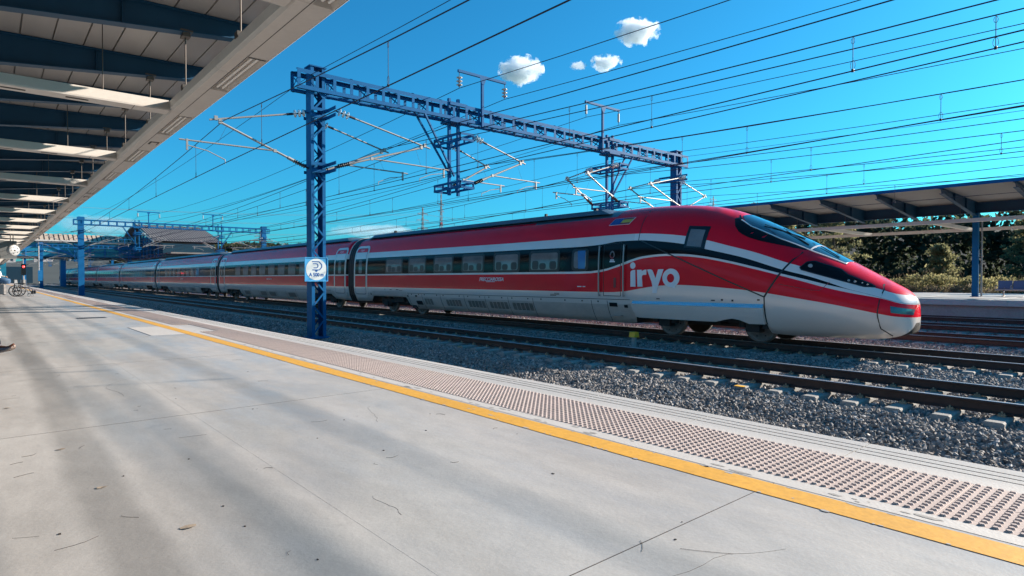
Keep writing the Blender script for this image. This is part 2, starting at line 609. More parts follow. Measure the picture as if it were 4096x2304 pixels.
g.add([(x, y, hill_h(x, y)) for y in ys for x in xs], [(j * (nx + 1) + i, j * (nx + 1) + i + 1, (j + 1) * (nx + 1) + i + 1, (j + 1) * (nx + 1) + i) for j in range(ny) for i in range(nx)], smooth=True)
structure('hills', g, 'hill_ground')

# ---- platforms
plat = tag(thing('platform', 'pale concrete platform we stand on, with tactile strip and yellow line', None), kind='structure')
del plat['label']
b = MB().box(-9, 3.98, -9, 205, -0.9, PZ - 0.045)
part('platform_wall', b, 'concrete_wall', plat)
ybr = [1.45 + 3.6 * k for k in range(-3, 57)]
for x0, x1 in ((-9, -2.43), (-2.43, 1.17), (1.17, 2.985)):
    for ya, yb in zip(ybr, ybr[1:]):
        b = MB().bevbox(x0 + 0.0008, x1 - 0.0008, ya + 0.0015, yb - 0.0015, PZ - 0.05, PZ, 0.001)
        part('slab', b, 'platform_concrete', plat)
for x in (-2.43, 1.17):
    part('joint_filler', MB().box(x - 0.0035, x + 0.0035, -9, 195, PZ - 0.02, PZ + 0.0004), 'platform_concrete', plat)
for y in ybr[1:-1]:
    if y < 60:
        part('joint_filler', MB().box(-9, 2.98, y - 0.0022, y + 0.0022, PZ - 0.02, PZ + 0.0006), 'groove_dark', plat)
# pale mortar strip beside the tactile tiles
b = MB()
ny = 400
edge = [2.975 + 0.012 * math.sin(k * 0.9) * random.random() for k in range(ny + 1)]
b = MB()
yy = [-8 + 208 * k / ny for k in range(ny + 1)]
b.add([(edge[k], yy[k], PZ + 0.0015) for k in range(ny + 1)] + [(3.085, yy[k], PZ + 0.0015) for k in range(ny + 1)], [(k, k + ny + 1, k + ny + 2, k + 1) for k in range(ny)])
b.box(2.985, 3.085, -8, 200, PZ - 0.05, PZ - 0.003)
part('mortar_strip', b, 'coping', plat)
# yellow line
b = MB()
ny = 900
yy = [-8 + 208 * k / ny for k in range(ny + 1)]
wob = [0.004 * math.sin(k * 0.37) + random.uniform(-0.003, 0.003) for k in range(ny + 1)]
b.add([(2.775 + wob[k], yy[k], PZ + 0.0026) for k in range(ny + 1)] + [(2.95 + wob[(k * 7) % ny] * 0.7, yy[k], PZ + 0.0026) for k in range(ny + 1)], [(k, k + ny + 1, k + ny + 2, k + 1) for k in range(ny)])
part('yellow_line', b, 'yellow_paint', plat)
# worn-through spots in the yellow paint and on the mortar strip
b, b2_ = MB(), MB()
def blot(m_, x, y, sx_, sy_, z):
    n_ = 9
    ph = random.uniform(0, 6)
    pts_ = [(x + sx_ * math.cos(t) * (0.6 + 0.5 * random.random()), y + sy_ * math.sin(t) * (0.6 + 0.5 * random.random()), z) for t in [ph + 2 * math.pi * i / n_ for i in range(n_)]]
    m_.add(pts_, [tuple(range(n_))])
for k in range(110):
    y = abs(random.gauss(0, 1)) * 9 - 0.5
    e = random.random()
    x = 2.775 + random.uniform(-.004, .012) if e < .45 else (2.95 + random.uniform(-.012, .004) if e < .8 else random.uniform(2.79, 2.94))
    s_ = random.uniform(.004, .014)
    blot(b, x, y, s_, s_ * random.uniform(1, 3.5), PZ + .0034)
for k in range(60):
    y = abs(random.gauss(0, 1)) * 8 - 0.5
    s_ = random.uniform(.006, .028)
    blot(b2_, random.uniform(2.99, 3.07), y, s_ * .6, s_ * random.uniform(1, 3), PZ + .0029)
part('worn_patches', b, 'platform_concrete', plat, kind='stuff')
part('mortar_stains', b2_, 'concrete_wall', plat, kind='stuff')
# hairline cracks in the slabs
for x, y, a, L_ in ((1.62, 1.25, -.2, .7), (1.35, 2.3, 1.6, .3), (0.9, 6.2, 1.7, 1.2), (2.1, 3.9, .9, .6)):
    m_ = MB()
    px_, py_ = x, y
    for i in range(9):
        a += random.uniform(-.45, .45)
        qx, qy = px_ + math.cos(a) * L_ / 9, py_ + math.sin(a) * L_ / 9
        m_.bar((px_, py_, PZ + .0004), (qx, qy, PZ + .0004), .0011 * (1 - i / 11), .0006)
        px_, py_ = qx, qy
    part('crack', m_, 'groove_dark', plat)
# access cover across the yellow line, drain
b = MB().bevbox(2.23, 3.385, 12.45, 14.75, PZ - 0.02, PZ + 0.0012, 0.001)
part('access_cover', b, 'coping', plat)
b = MB()
for x0, x1, y0, y1 in ((2.205, 2.23, 12.43, 14.77), (2.23, 3.385, 14.75, 14.77), (3.385, 3.40, 12.43, 14.77)):
    b.box(x0, x1, y0, y1, PZ - 0.03, PZ + 0.0008)
part('cover_frame', b, 'drain_dark', plat)
b = MB().box(1.74, 2.38, 18.72, 19.22, PZ - 0.03, PZ + 0.002)
for k in range(12):
    b.box(1.77 + k * 0.05, 1.80 + k * 0.05, 18.76, 19.18, PZ + 0.0025, PZ + 0.006)
part('drain_grating', b, 'drain_dark', plat)

# tactile tiles: 7 x 7 blisters each
TL = 0.3135
b = MB().bevbox(0.001, 0.309, 0.001, TL - 0.001, -0.04, 0.0, 0.0012)
pit = 0.31 / 7
for i in range(7):
    for j in range(7):
        cx, cy = (i + 0.5) * pit, (j + 0.5) * TL / 7
        vs, n = [], 8
        for r, h in ((0.0150, 0.0), (0.0100, 0.0085)):
            for k in range(n):
                t = 2 * math.pi * (k + 0.5) / n
                vs.append((cx + r * math.cos(t), cy + r * math.sin(t), h))
        b.add(vs, [(k, (k + 1) % n, n + (k + 1) % n, n + k) for k in range(n)] + [tuple(range(n, 2 * n))])
tile_me = b.mesh('tactile_tile', 'tactile')
cnt = 0
k = -9
while cnt < 300:
    for c in (0, 1):
        y = k * TL
        if c == 0 and 12.3 < y < 14.7:
            continue
        o = obj('tactile_tile', tile_me, plat, (3.085 + 0.31 * c, y + 0.17, PZ + 0.001 + random.uniform(0, 0.0015)))
        cnt += 1
    k += 1
yt = k * TL + 0.17
b = MB()
while yt < 200:
    for c in (0, 1):
        b.bevbox(3.087 + 0.31 * c, 3.393 + 0.31 * c, yt + 0.002, yt + TL - 0.002, PZ - 0.03, PZ + 0.001, 0.003)
        if yt < 80:
            for i in range(7):
                b.bevbox(3.092 + 0.31 * c + i * pit, 3.112 + 0.31 * c + i * pit, yt + 0.01, yt + TL - 0.01, PZ + 0.001, PZ + 0.006, 0.004)
    yt += TL
part('tactile_paving', b, 'tactile', plat, kind='stuff')

# coping stones with three grooves
CL = 1.06
b = MB()
gx = [0.0, 0.155, 0.168, 0.232, 0.245, 0.310, 0.323, 0.42]
for i in range(7):
    x0, x1 = gx[i], gx[i + 1]
    if i % 2 == 0:
        b.add([(x0, 0.003, 0), (x1, 0.003, 0), (x1, CL - 0.003, 0), (x0, CL - 0.003, 0)], [(0, 1, 2, 3)])
    else:
        b.add([(x0, 0.003, 0), (x0, 0.003, -0.008), (x1, 0.003, -0.008), (x1, 0.003, 0), (x0, CL - 0.003, 0), (x0, CL - 0.003, -0.008), (x1, CL - 0.003, -0.008), (x1, CL - 0.003, 0)], [(0, 1, 5, 4), (1, 2, 6, 5), (2, 3, 7, 6)], 1)
b.prism([(0.42, 0), (0.425, -0.012), (0.425, -0.16), (0.25, -0.16), (0.25, -0.03), (0, -0.03), (0, 0)][::-1], 0.003, 0.0031)
b.add([(0.42, 0.003, 0), (0.426, 0.003, -0.012), (0.426, CL - 0.003, -0.012), (0.42, CL - 0.003, 0)], [(0, 1, 2, 3)])
b.add([(0.426, 0.003, -0.012), (0.426, 0.003, -0.17), (0.426, CL - 0.003, -0.17), (0.426, CL - 0.003, -0.012)], [(0, 1, 2, 3)])
b.add([(0.426, 0.003, -0.17), (0.2, 0.003, -0.17), (0.2, CL - 0.003, -0.17), (0.426, CL - 0.003, -0.17)], [(0, 1, 2, 3)])
cop_me = b.mesh('coping_stone', ['coping', 'groove_dark'])
for k in range(-6, 186):
    obj('coping_stone', cop_me, plat, (3.708, 0.35 + k * CL, PZ + 0.001 + random.uniform(-0.001, 0.0012)))

plat2 = tag(thing('platform', None, None), kind='structure')
part('platform_wall', MB().box(FAR_EDGE + 0.2, 52, -60, 205, -0.9, PZ - 0.02), 'concrete_wall', plat2)
for k in range(-6, 66):
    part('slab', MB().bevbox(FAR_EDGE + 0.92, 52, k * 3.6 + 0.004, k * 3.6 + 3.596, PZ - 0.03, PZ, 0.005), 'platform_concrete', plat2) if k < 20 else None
part('tactile_paving', MB().box(FAR_EDGE + 0.42, FAR_EDGE + 0.92, -24, 200, PZ - 0.03, PZ + 0.004), 'tactile', plat2)
for k in range(-10, 60):
    part('coping_stone', MB().bevbox(FAR_EDGE, FAR_EDGE + 0.42, k * 2.1 + 0.004, k * 2.1 + 2.096, PZ - 0.24, PZ + 0.003, 0.01), 'coping', plat2)

# fallen pine needles and bits on the platform floor
b = MB()
for k in range(60):
    x, y = random.uniform(-1.4, 2.7), abs(random.gauss(0, 1)) * 3.2 + 1.2
    a = random.uniform(0, math.pi)
    L_ = random.uniform(0.02, 0.13) * (1 if random.random() < 0.8 else 1.5)
    r = random.uniform(0.0004, 0.0009)
    bend = random.uniform(-0.02, 0.02)
    p = Vector((x, y, PZ + 0.002))
    d = Vector((math.cos(a), math.sin(a), 0)) * L_ / 2
    e = Vector((-math.sin(a), math.cos(a), 0)) * bend
    b.tube([p - d, p - d * 0.3 + e * 0.8, p + d * 0.3 + e, p + d], r, 4)
for k in range(40):
    x, y = random.uniform(-1.4, 2.7), abs(random.gauss(0, 1)) * 3.0 + 1.2
    s_ = random.uniform(0.003, 0.009)
    b.box(x, x + s_, y, y + s_ * random.uniform(0.6, 2), PZ + 0.0005, PZ + 0.003)
structure('pine_needle_litter', b, 'needle', kind='stuff')
for k, (x, y, s_) in enumerate([(0.62, 2.75, 0.030), (0.33, 4.5, 0.022), (0.42, 3.55, 0.024), (0.12, 6.2, 0.024)]):
    vs = [(x + s_ * math.cos(t) * (1 + 0.25 * math.sin(3 * t + k)), y + 0.62 * s_ * math.sin(t), PZ + 0.002 + 0.004 * abs(math.sin(t + k))) for t in [i * math.pi / 5 for i in range(10)]]
    mb = MB().add(vs + [(x, y, PZ + 0.004)], [(i, (i + 1) % 10, 10) for i in range(10)])
    solo('fallen_leaf', mb, 'dry_leaf', ['largest tan dry leaf lying nearest on the platform floor', 'tan dry leaf lying just beyond the first floor joint', 'tan dry leaf lying between the nearest leaf and the floor joint', 'tan dry leaf lying farthest along the platform floor'][k], 'leaf', (x, y, PZ), 'dry leaves on the platform floor')

# ---- tracks
TRACKS = [5.9, 11.45, 16.55, 22.15, 27.25, 32.8]
prof = [(-0.065, -0.172), (0.065, -0.172), (0.065, -0.160), (0.012, -0.138), (0.010, -0.045), (0.036, -0.034), (0.036, -0.006), (0.026, 0.0), (-0.026, 0.0), (-0.036, -0.006), (-0.036, -0.034), (-0.010, -0.045), (-0.012, -0.138), (-0.065, -0.160)]
def rail_mb(x, y0, y1):
    m = MB()
    n = len(prof)
    vs = [(x + a, y0, z) for a, z in prof] + [(x + a, y1, z) for a, z in prof]
    for i in range(n):
        j = (i + 1) % n
        m.add([vs[i], vs[j], vs[j + n], vs[i + n]], [(0, 1, 2, 3)], 1 if i in (6, 7, 8) else 0)
    return m
def sleeper_mesh():
    m = MB()
    hw, hl = 0.13, 1.38
    secs = [(-hl, 0.06), (-hl + 0.03, 0.0), (-0.95, 0.0), (-0.5, 0.0), (-0.2, -0.05), (0.2, -0.05), (0.5, 0.0), (0.95, 0.0), (hl - 0.03, 0.0), (hl, 0.06)]
    vs = []
    for x, dz in secs:
        t = -dz if abs(x) >= hl - 1e-6 else dz
        vs += [(x, -hw, -0.36), (x, -hw + 0.012, -0.205 + t), (x, -hw + 0.035, -0.188 + t), (x, hw - 0.035, -0.188 + t), (x, hw - 0.012, -0.205 + t), (x, hw, -0.36)]
    fs = []
    for i in range(len(secs) - 1):
        for k in range(5):
            fs.append((i * 6 + k, i * 6 + k + 1, (i + 1) * 6 + k + 1, (i + 1) * 6 + k))
    m.add(vs, fs)
    m.add(vs[:6], [(5, 4, 3, 2, 1, 0)])
    m.add(vs[-6:], [(0, 1, 2, 3, 4, 5)])
    return m.mesh('sleeper', 'sleeper')
SL = sleeper_mesh()
m = MB()
m.bevbox(-0.03, 0.03, -0.045, 0.045, -0.19, -0.155, 0.008)
m.tube([(0, 0, -0.16), (0, 0, -0.115)], 0.013, 6)
m.bar((-0.025, -0.03, -0.15), (0.05, -0.02, -0.148), 0.014)
m.bar((-0.025, 0.03, -0.15), (0.05, 0.02, -0.148), 0.014)
CLIP = m.mesh('rail_clip', 'clip')
for t, X in enumerate(TRACKS):
    tr = tag(thing('railway_track', None, None, (X, 0, 0)), kind='structure')
    for sx in (-0.7525, 0.7525):
        part('rail', rail_mb(X + sx, -70, 420), ['rail_rust', 'rail_head'], tr)
    y0, n = {0: (-6, 60), 1: (-2.4, 290), 2: (-6, 90), 3: (-14, 60), 4: (-14, 60), 5: (-14, 30)}[t]
    off = (0.0, 0.17, 0.4, 0.1, 0.25, 0.3)[t]
    for k in range(n):
        s_ = obj('sleeper', SL, tr, (0, y0 + off + k * 0.6, random.uniform(-0.004, 0.004)))
        if t == 1 and k < 60 or t == 2 and k < 30:
            for cx in (-0.87, -0.635, 0.635, 0.87):
                c = obj('rail_clip', CLIP, s_, (cx, 0, 0.0))
                if cx in (-0.635, 0.87):
                    c.rotation_euler = (0, 0, math.pi)

# ---- ballast: bed sheet + stones scattered on it (geometry nodes)
def bal_h(x, y):
    d = min(abs(x - t) for t in TRACKS)
    h = -0.262 if d < 1.2 else (-0.262 + 0.03 * min(1, (d - 1.2) / 0.3) - 0.08 * min(1, max(0, d - 1.5) / 0.8))
    if 9.3 < x < 10.35:
        h -= 0.035 * math.sin((x - 9.3) / 1.05 * math.pi)
    if 7.3 < x < 9.3:
        h -= 0.12 * math.sin((x - 7.3) / 2.0 * math.pi)
    return h + 0.022 * math.sin(x * 3.1 + y * 1.7) * math.sin(y * 2.3 - x) + 0.014 * math.sin(x * 7.7) * math.sin(y * 6.1)
def sheet(x0, x1, y0, y1, dx, dy):
    nx, ny = int((x1 - x0) / dx), int((y1 - y0) / dy)
    m = MB()
    m.add([(x0 + (x1 - x0) * i / nx, y0 + (y1 - y0) * j / ny, bal_h(x0 + (x1 - x0) * i / nx, y0 + (y1 - y0) * j / ny)) for j in range(ny + 1) for i in range(nx + 1)],
          [(j * (nx + 1) + i, j * (nx + 1) + i + 1, (j + 1) * (nx + 1) + i + 1, (j + 1) * (nx + 1) + i) for j in range(ny) for i in range(nx)], smooth=True)
    return m

def stone_nodes(name, density, size, seed):
    ng = bpy.data.node_groups.new(name, 'GeometryNodeTree')
    ng.interface.new_socket('Geometry', in_out='INPUT', socket_type='NodeSocketGeometry')
    ng.interface.new_socket('Geometry', in_out='OUTPUT', socket_type='NodeSocketGeometry')
    N = ng.nodes.new
    L = ng.links.new
    gi, go = N('NodeGroupInput'), N('NodeGroupOutput')
    dp = N('GeometryNodeDistributePointsOnFaces')
    dp.inputs['Density'].default_value = density
    dp.inputs['Seed'].default_value = seed
    L(gi.outputs[0], dp.inputs['Mesh'])
    join = N('GeometryNodeJoinGeometry')
    for k in range(5):
        ico = N('GeometryNodeMeshIcoSphere')
        ico.inputs['Radius'].default_value = size
        ico.inputs['Subdivisions'].default_value = 1
        rv = N('FunctionNodeRandomValue')
        rv.data_type = 'FLOAT_VECTOR'
        rv.inputs['Min'].default_value = (-size * 0.38,) * 3
        rv.inputs['Max'].default_value = (size * 0.38,) * 3
        rv.inputs['Seed'].default_value = 31 * k + seed
        sp = N('GeometryNodeSetPosition')
        L(ico.outputs[0], sp.inputs['Geometry'])
        L(rv.outputs[0], sp.inputs['Offset'])
        tf = N('GeometryNodeTransform')
        tf.inputs['Scale'].default_value = [(1.25, 0.9, 0.7), (1.0, 0.85, 0.8), (1.4, 0.8, 0.6), (1.05, 1.0, 0.6), (0.9, 0.7, 0.7)][k]
        L(sp.outputs[0], tf.inputs['Geometry'])
        g2 = N('GeometryNodeGeometryToInstance')
        sm = N('GeometryNodeSetMaterial')
        sm.inputs['Material'].default_value = M['ballast_stone']
        ss = N('GeometryNodeSetShadeSmooth')
        ss.inputs['Shade Smooth'].default_value = False
        L(tf.outputs[0], sm.inputs['Geometry'])
        L(sm.outputs[0], ss.inputs['Geometry'])
        L(ss.outputs[0], g2.inputs[0])
        L(g2.outputs[0], join.inputs[0])
    ip = N('GeometryNodeInstanceOnPoints')
    ip.inputs['Pick Instance'].default_value = True
    L(dp.outputs['Points'], ip.inputs['Points'])
    L(join.outputs[0], ip.inputs['Instance'])
    rr = N('FunctionNodeRandomValue')
    rr.data_type = 'FLOAT_VECTOR'
    rr.inputs['Max'].default_value = (6.283, 6.283, 6.283)
    rr.inputs['Seed'].default_value = seed + 5
    L(rr.outputs[0], ip.inputs['Rotation'])
    rs = N('FunctionNodeRandomValue')
    rs.inputs[2].default_value = 0.6
    rs.inputs[3].default_value = 1.35
    rs.inputs['Seed'].default_value = seed + 9
    L(rs.outputs[1], ip.inputs['Scale'])
    j2 = N('GeometryNodeJoinGeometry')
    L(gi.outputs[0], j2.inputs[0])
    L(ip.outputs[0], j2.inputs[0])
    L(j2.outputs[0], go.inputs[0])
    return ng

def ballast(x0, x1, y0, y1, dx, dy, density=0, size=0.03, seed=1):
    o = structure('ballast', sheet(x0, x1, y0, y1, dx, dy), 'ballast_bed', kind='stuff')
    if density:
        md = o.modifiers.new('stones', 'NODES')
        md.node_group = stone_nodes('ballast_stones', density, size, seed)
    return o
ballast(4.1, 10.8, -3, 22, 0.15, 0.15, 560, 0.033, 1)
ballast(10.8, 15.6, -3, 22, 0.15, 0.15, 480, 0.033, 2)
ballast(15.6, 24.5, -6, 22, 0.25, 0.25, 300, 0.036, 3)
ballast(4.1, 24.5, 22, 60, 0.3, 0.5, 90, 0.045, 4)
ballast(24.5, 34.8, -20, 60, 0.4, 0.6, 90, 0.045, 5)
ballast(4.1, 34.8, 60, 330, 0.5, 3)
b = MB().box(4.0, 34.9, -60, -3, -0.6, -0.32)
structure('track_bed', b, 'grey_soil')
# ================================================================== CANOPIES
def rafter_mb():
    """tapered I-beam hung under the roof; x = 0 at the girder, 6.4 at the tip"""
    m = MB()
    def zt(x): return 5.90 + 0.025 * x
    def zb(x): return 5.14 + 0.108 * x
    web = [(0, zb(0)), (6.25, zb(6.25)), (6.4, zt(6.4) - 0.06), (6.4, zt(6.4)), (0, zt(0))]
    m.prism(web, -0.008, 0.008)
    for f, t in ((zb, -0.009), (zt, -0.012)):
        x1 = 6.3 if f is zb else 6.4
        m.add([(x, y, f(x) + t + d) for x in (0, x1) for y in (-0.10, 0.10) for d in (-0.009, 0.009)],
              [(0, 2, 3, 1), (4, 5, 7, 6), (0, 4, 6, 2), (1, 3, 7, 5), (0, 1, 5, 4), (2, 6, 7, 3)])
    for x in (2.2, 4.3):
        m.box(x - 0.006, x + 0.006, -0.09, 0.09, zb(x) + 0.01, zt(x) - 0.02)
    return m
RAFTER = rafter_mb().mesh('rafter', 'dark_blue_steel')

def canopy(label, gx, sgn, ys, y_end, first_rafter, n_rafters, plank_y0):
    """gx: girder line; sgn: direction from the girder to the track edge"""
    c = thing('platform_canopy', label, 'canopy', (gx, 0, 0))
    m = MB().box(gx - 0.1, gx + 0.1, plank_y0, y_end, 5.30, 5.34).box(gx - 0.012, gx + 0.012, plank_y0, y_end, 5.34, 5.84).box(gx - 0.1, gx + 0.1, plank_y0, y_end, 5.84, 5.88)
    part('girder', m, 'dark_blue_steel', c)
    for k in range(n_rafters):
        y = first_rafter + 2.82 * k
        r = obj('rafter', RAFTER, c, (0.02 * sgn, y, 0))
        if sgn < 0:
            r.rotation_euler = (0, 0, math.pi)
    npl = 14
    for k in range(npl):                      # long roof planks with a recessed joint between them
        a, b2 = 6.4 * k / npl + 0.012, 6.4 * (k + 1) / npl - 0.012
        za, zb2 = 5.905 + 0.025 * a, 5.905 + 0.025 * b2
        xa, xb = gx + sgn * a, gx + sgn * b2
        m = MB()
        poly = [(xa, za), (xb, zb2), (xb, zb2 + 0.05), (xa, za + 0.05)]
        m.prism(poly if sgn > 0 else poly[::-1], plank_y0, y_end)
        part('roof_plank', m, 'roof_plank', c)
    m = MB().prism([(gx, 5.96), (gx + sgn * 6.44, 6.12), (gx + sgn * 6.44, 6.17), (gx, 6.06)][::sgn], plank_y0, y_end)
    m.prism([(gx, 5.92), (gx - 6.4 * sgn, 6.08), (gx - 6.4 * sgn, 6.17), (gx, 6.06)][::-sgn], plank_y0, y_end)
    part('roof_sheet', m, 'galvanised', c)
    x0, x1 = gx + sgn * 6.41, gx + sgn * 6.45
    part('fascia', MB().box(min(x0, x1), max(x0, x1), plank_y0, y_end, 6.055, 6.21), 'blue_steel', c)
    for y in ys:
        col = part('column', MB().box(gx - 0.15, gx + 0.15, y - 0.13, y + 0.13, PZ, 5.30), 'blue_steel', c)
        m = MB().box(gx - 0.22, gx + 0.22, y - 0.2, y + 0.2, PZ, PZ + 0.025)
        part('base_plate', m, 'blue_steel', col)
    return c

near_can = canopy('long steel canopy over our platform, blue rafters under a planked roof', -2.7, 1, [4, 21, 38, 55, 72, 89], 196, -0.26, 70, -6)
far_can = canopy('blue steel canopy over the far platform behind the train nose', 41.4, -1, [8.95, 25.9, 42.8, -8.0], 110, 0.5, 36, -25)
part('roof_plank', MB().prism([(41.45, 5.9), (47.8, 6.05), (47.8, 6.1), (41.45, 5.95)], -25, 110), 'roof_plank', far_can)
m = MB().tube([(41.62, 8.72, 0.72), (41.62, 8.72, 5.2)], 0.045, 8)
m.box(41.56, 41.68, 8.66, 8.78, 2.9, 2.93)
part('downpipe', m, 'galvanised', far_can)

# light troughs of our canopy: hung on rods below the rafters
XI, XS, XO, ZB = 2.45, 2.625, 2.885, 4.605
lamps = [5.4 + 3.82 * k for k in range(42)]
LL = 1.82
trough = thing('light_trough', 'white edge light trough hung below our canopy along the platform edge', 'light trough', (2.6, 0, 0))
seg = [(-5.0 + 2.825 * k, -5.0 + 2.825 * (k + 1)) for k in range(70)]
m0 = MB()
for a, b2 in seg:
    m = MB()
    m.prism([(XI, ZB + 0.05), (XI + 0.03, ZB), (XS - 0.008, ZB), (XS - 0.008, ZB + 0.012), (XI + 0.02, ZB + 0.18), (XI, ZB + 0.18)][::-1], a + 0.004, b2 - 0.004)
    m.prism([(XO + 0.004, ZB), (XO + 0.03, ZB + 0.02), (XO + 0.03, ZB + 0.18), (XO + 0.004, ZB + 0.18)], a + 0.004, b2 - 0.004)
    part('trough_section', m, 'trough_white', trough)
cuts = sorted([(c - LL / 2, c + LL / 2) for c in lamps])
ya = -5.0
k = 0
m = MB()
for a, b2 in cuts + [(196, 196)]:
    if a > ya:
        part('trough_cover', MB().box(XS + 0.004, XO, ya + 0.004, a - 0.004, ZB + 0.002, ZB + 0.014), 'trough_white', trough)
    ya = b2
part('trough_seam', MB().box(XS - 0.007, XS + 0.005, -5, 194, ZB + 0.0015, ZB + 0.03), 'trough_seam', trough)
part('trough_top', MB().box(XI + 0.01, XO + 0.02, -5, 194, ZB + 0.183, ZB + 0.19), 'trough_white', trough)
fit0 = None
for c in lamps:
    if fit0 is None:
        m = MB()
        m.prism([(XS + 0.006, ZB), (XS + 0.012, ZB), (XS + 0.06, ZB + 0.10), (XO - 0.06, ZB + 0.10), (XO - 0.012, ZB), (XO - 0.006, ZB), (XO - 0.05, ZB + 0.12), (XS + 0.05, ZB + 0.12)], c - LL / 2, c + LL / 2)
        m.box(XS + 0.006, XO - 0.006, c - LL / 2, c - LL / 2 + 0.012, ZB, ZB + 0.1).box(XS + 0.006, XO - 0.006, c + LL / 2 - 0.012, c + LL / 2, ZB, ZB + 0.1)
        fit0 = part('lamp_housing', m, 'trough_white', trough)
        t = MB()
        for x in (XS + 0.09, XS + 0.165):
            t.tube([(x, c - LL / 2 + 0.1, ZB + 0.035), (x, c + LL / 2 - 0.1, ZB + 0.035)], 0.02, 8)
        tubes = part('lamp_tube', t, 'lamp_tube', fit0)
        part('end_shade', MB().box(XS + 0.02, XO - 0.02, c - LL / 2 + 0.013, c - LL / 2 + 0.07, ZB + 0.004, ZB + 0.03), 'trough_seam', fit0)
        y00 = c
    else:
        copy_tree(fit0, loc=(0, c - y00, 0), parent=trough)
for c in (14.95, 26.4, 37.8, 49.3, 60.7):
    m = MB()
    x0 = XS + 0.05
    m.box(x0, x0 + 0.17, c - 0.16, c + 0.16, ZB - 0.004, ZB + 0.001, 0)
    m.box(x0 + 0.03, x0 + 0.14, c - 0.11, c + 0.11, ZB - 0.012, ZB - 0.0045, 1)
    part('speaker_grille', m, ['trough_seam', 'trough_white'], trough)
cross0 = None
cross_names = []
for k in range(0, 33):
    y = 6.4 + 5.65 * k
    if cross0 is None:
        cross0 = thing('cross_light_trough', '', 'light trough', (0, y, 0), 'cross troughs under our canopy')
        m = MB()
        m.prism([(-0.16, ZB + 0.004), (0.16, ZB + 0.004), (0.16, ZB + 0.03), (0.07, ZB + 0.20), (-0.07, ZB + 0.20), (-0.16, ZB + 0.03)], -2.6, XI - 0.002, axis='X')
        part('trough_body', m, 'trough_white', cross0, local=True)
        m = MB()
        for xx in (-1.6, -0.6, 0.35, 1.15):
            m.box(xx - 0.15, xx + 0.15, -0.03, 0.03, ZB - 0.002, ZB + 0.003)
        part('slot_vent', m, 'trough_seam', cross0, local=True)
        part('trough_seam', MB().box(1.92, 1.928, -0.155, 0.155, ZB + 0.0015, ZB + 0.006), 'trough_seam', cross0, local=True)
        m = MB()
        for xx in (-0.4, 1.5):
            m.tube([(xx, 0, ZB + 0.1), (xx, 0, 5.92 + 0.025 * (xx + 2.7))], 0.008, 6)
        part('hanger_rod', m, 'rod_steel', cross0, local=True)
        cr = cross0
    else:
        cr = copy_tree(cross0, loc=(0, y, 0))
    cross_names.append((cr, k))
ordn = ['nearest', 'second', 'third', 'fourth', 'fifth', 'sixth', 'seventh', 'eighth', 'ninth', 'tenth', 'eleventh', 'twelfth']
for cr, k in cross_names:
    if k == 0:
        cr['label'] = 'white cross light trough at the top edge, only its corner joint in view'
    elif k <= 12:
        cr['label'] = f'{ordn[k - 1]} full white cross light trough counted from the camera under our canopy'
    else:
        cr['label'] = 'tiny white cross light trough far down our canopy past the twelfth'
rod0 = None
for k in range(66):
    y = -0.26 + 2.82 * k
    zt = 5.14 + 0.108 * 5.2
    if rod0 is None:
        m = MB().tube([(2.5, y, ZB + 0.1), (2.5, y, zt - 0.06)], 0.011, 6)
        rod0 = part('hanger_rod', m, 'rod_steel', trough)
        m = MB().prism([(2.44, zt - 0.09), (2.56, zt - 0.09), (2.54, zt + 0.01), (2.46, zt + 0.01)], y - 0.09, y + 0.09)
        m.box(2.41, 2.59, y - 0.115, y + 0.115, zt - 0.012, zt + 0.012)
        part('clamp', m, 'rod_steel', rod0)
        part('foot_bracket', MB().box(2.44, 2.50, y - 0.06, y + 0.06, ZB + 0.16, ZB + 0.24), 'rod_steel', rod0)
        yy0 = y
    else:
        copy_tree(rod0, loc=(0, y - yy0, 0), parent=trough)

# far canopy troughs
ft = thing('light_trough', 'pale light trough pair with cross lamps hung under the far canopy', 'light trough', (41.5, 0, 0))
for x in (38.6, 46.2):
    m = MB().prism([(x - 0.16, 4.62), (x + 0.16, 4.62), (x + 0.18, 4.80), (x - 0.18, 4.80)], -25, 110)
    part('trough_section', m, 'trough_white', ft)
    m = MB()
    for k in range(46):
        y = 0.5 - 22.5 + 2.82 * k
        m.tube([(x, y, 4.8), (x, y, 5.45)], 0.012, 5)
        m.box(x - 0.07, x + 0.07, y - 0.12, y + 0.12, 4.8, 4.83)
    part('hanger_rods', m, 'rod_steel', ft, kind='stuff')
for k in range(-3, 14):
    y = 4.6 + 5.65 * k
    a = part('cross_trough', MB().prism([(y - 0.13, 4.63), (y + 0.13, 4.63), (y + 0.2, 4.79), (y - 0.2, 4.79)], 38.78, 46.02, axis='X'), 'trough_white', ft)
    part('lamp_tube', MB().box(45.0, 45.95, y - 0.06, y + 0.06, 4.60, 4.626), 'lamp_tube', a)

# hanging departure sign and round clock under our canopy
sg = thing('hanging_sign', 'dark grey information board hanging under our canopy beside the clock', 'sign', (0.6, 52.6, 0))
part('board', MB().bevbox(-1.6, 1.62, 52.5, 52.72, 3.02, 4.2, 0.02), 'sign_grey', sg)
part('rim', MB().box(-1.6, 1.62, 52.47, 52.498, 3.0, 3.04), 'galvanised', sg)
vs, fs = text_mesh('L', 0.42, 0.004)
m = MB().add([(0.02 + x, 52.492 - z, 3.5 + y) for x, y, z in vs], fs)
part('lettering', m, 'white_letter', sg)
m = MB().tube([(-1.2, 52.6, 4.2), (-1.2, 52.6, 5.9)], 0.03, 6).tube([(1.3, 52.6, 4.2), (1.3, 52.6, 5.9)], 0.03, 6)
part('hanger_rod', m, 'rod_steel', sg)
ck = thing('round_speaker', 'white round drum fixture hanging in front of the grey sign board', 'speaker', (1.42, 51.9, 3.55))
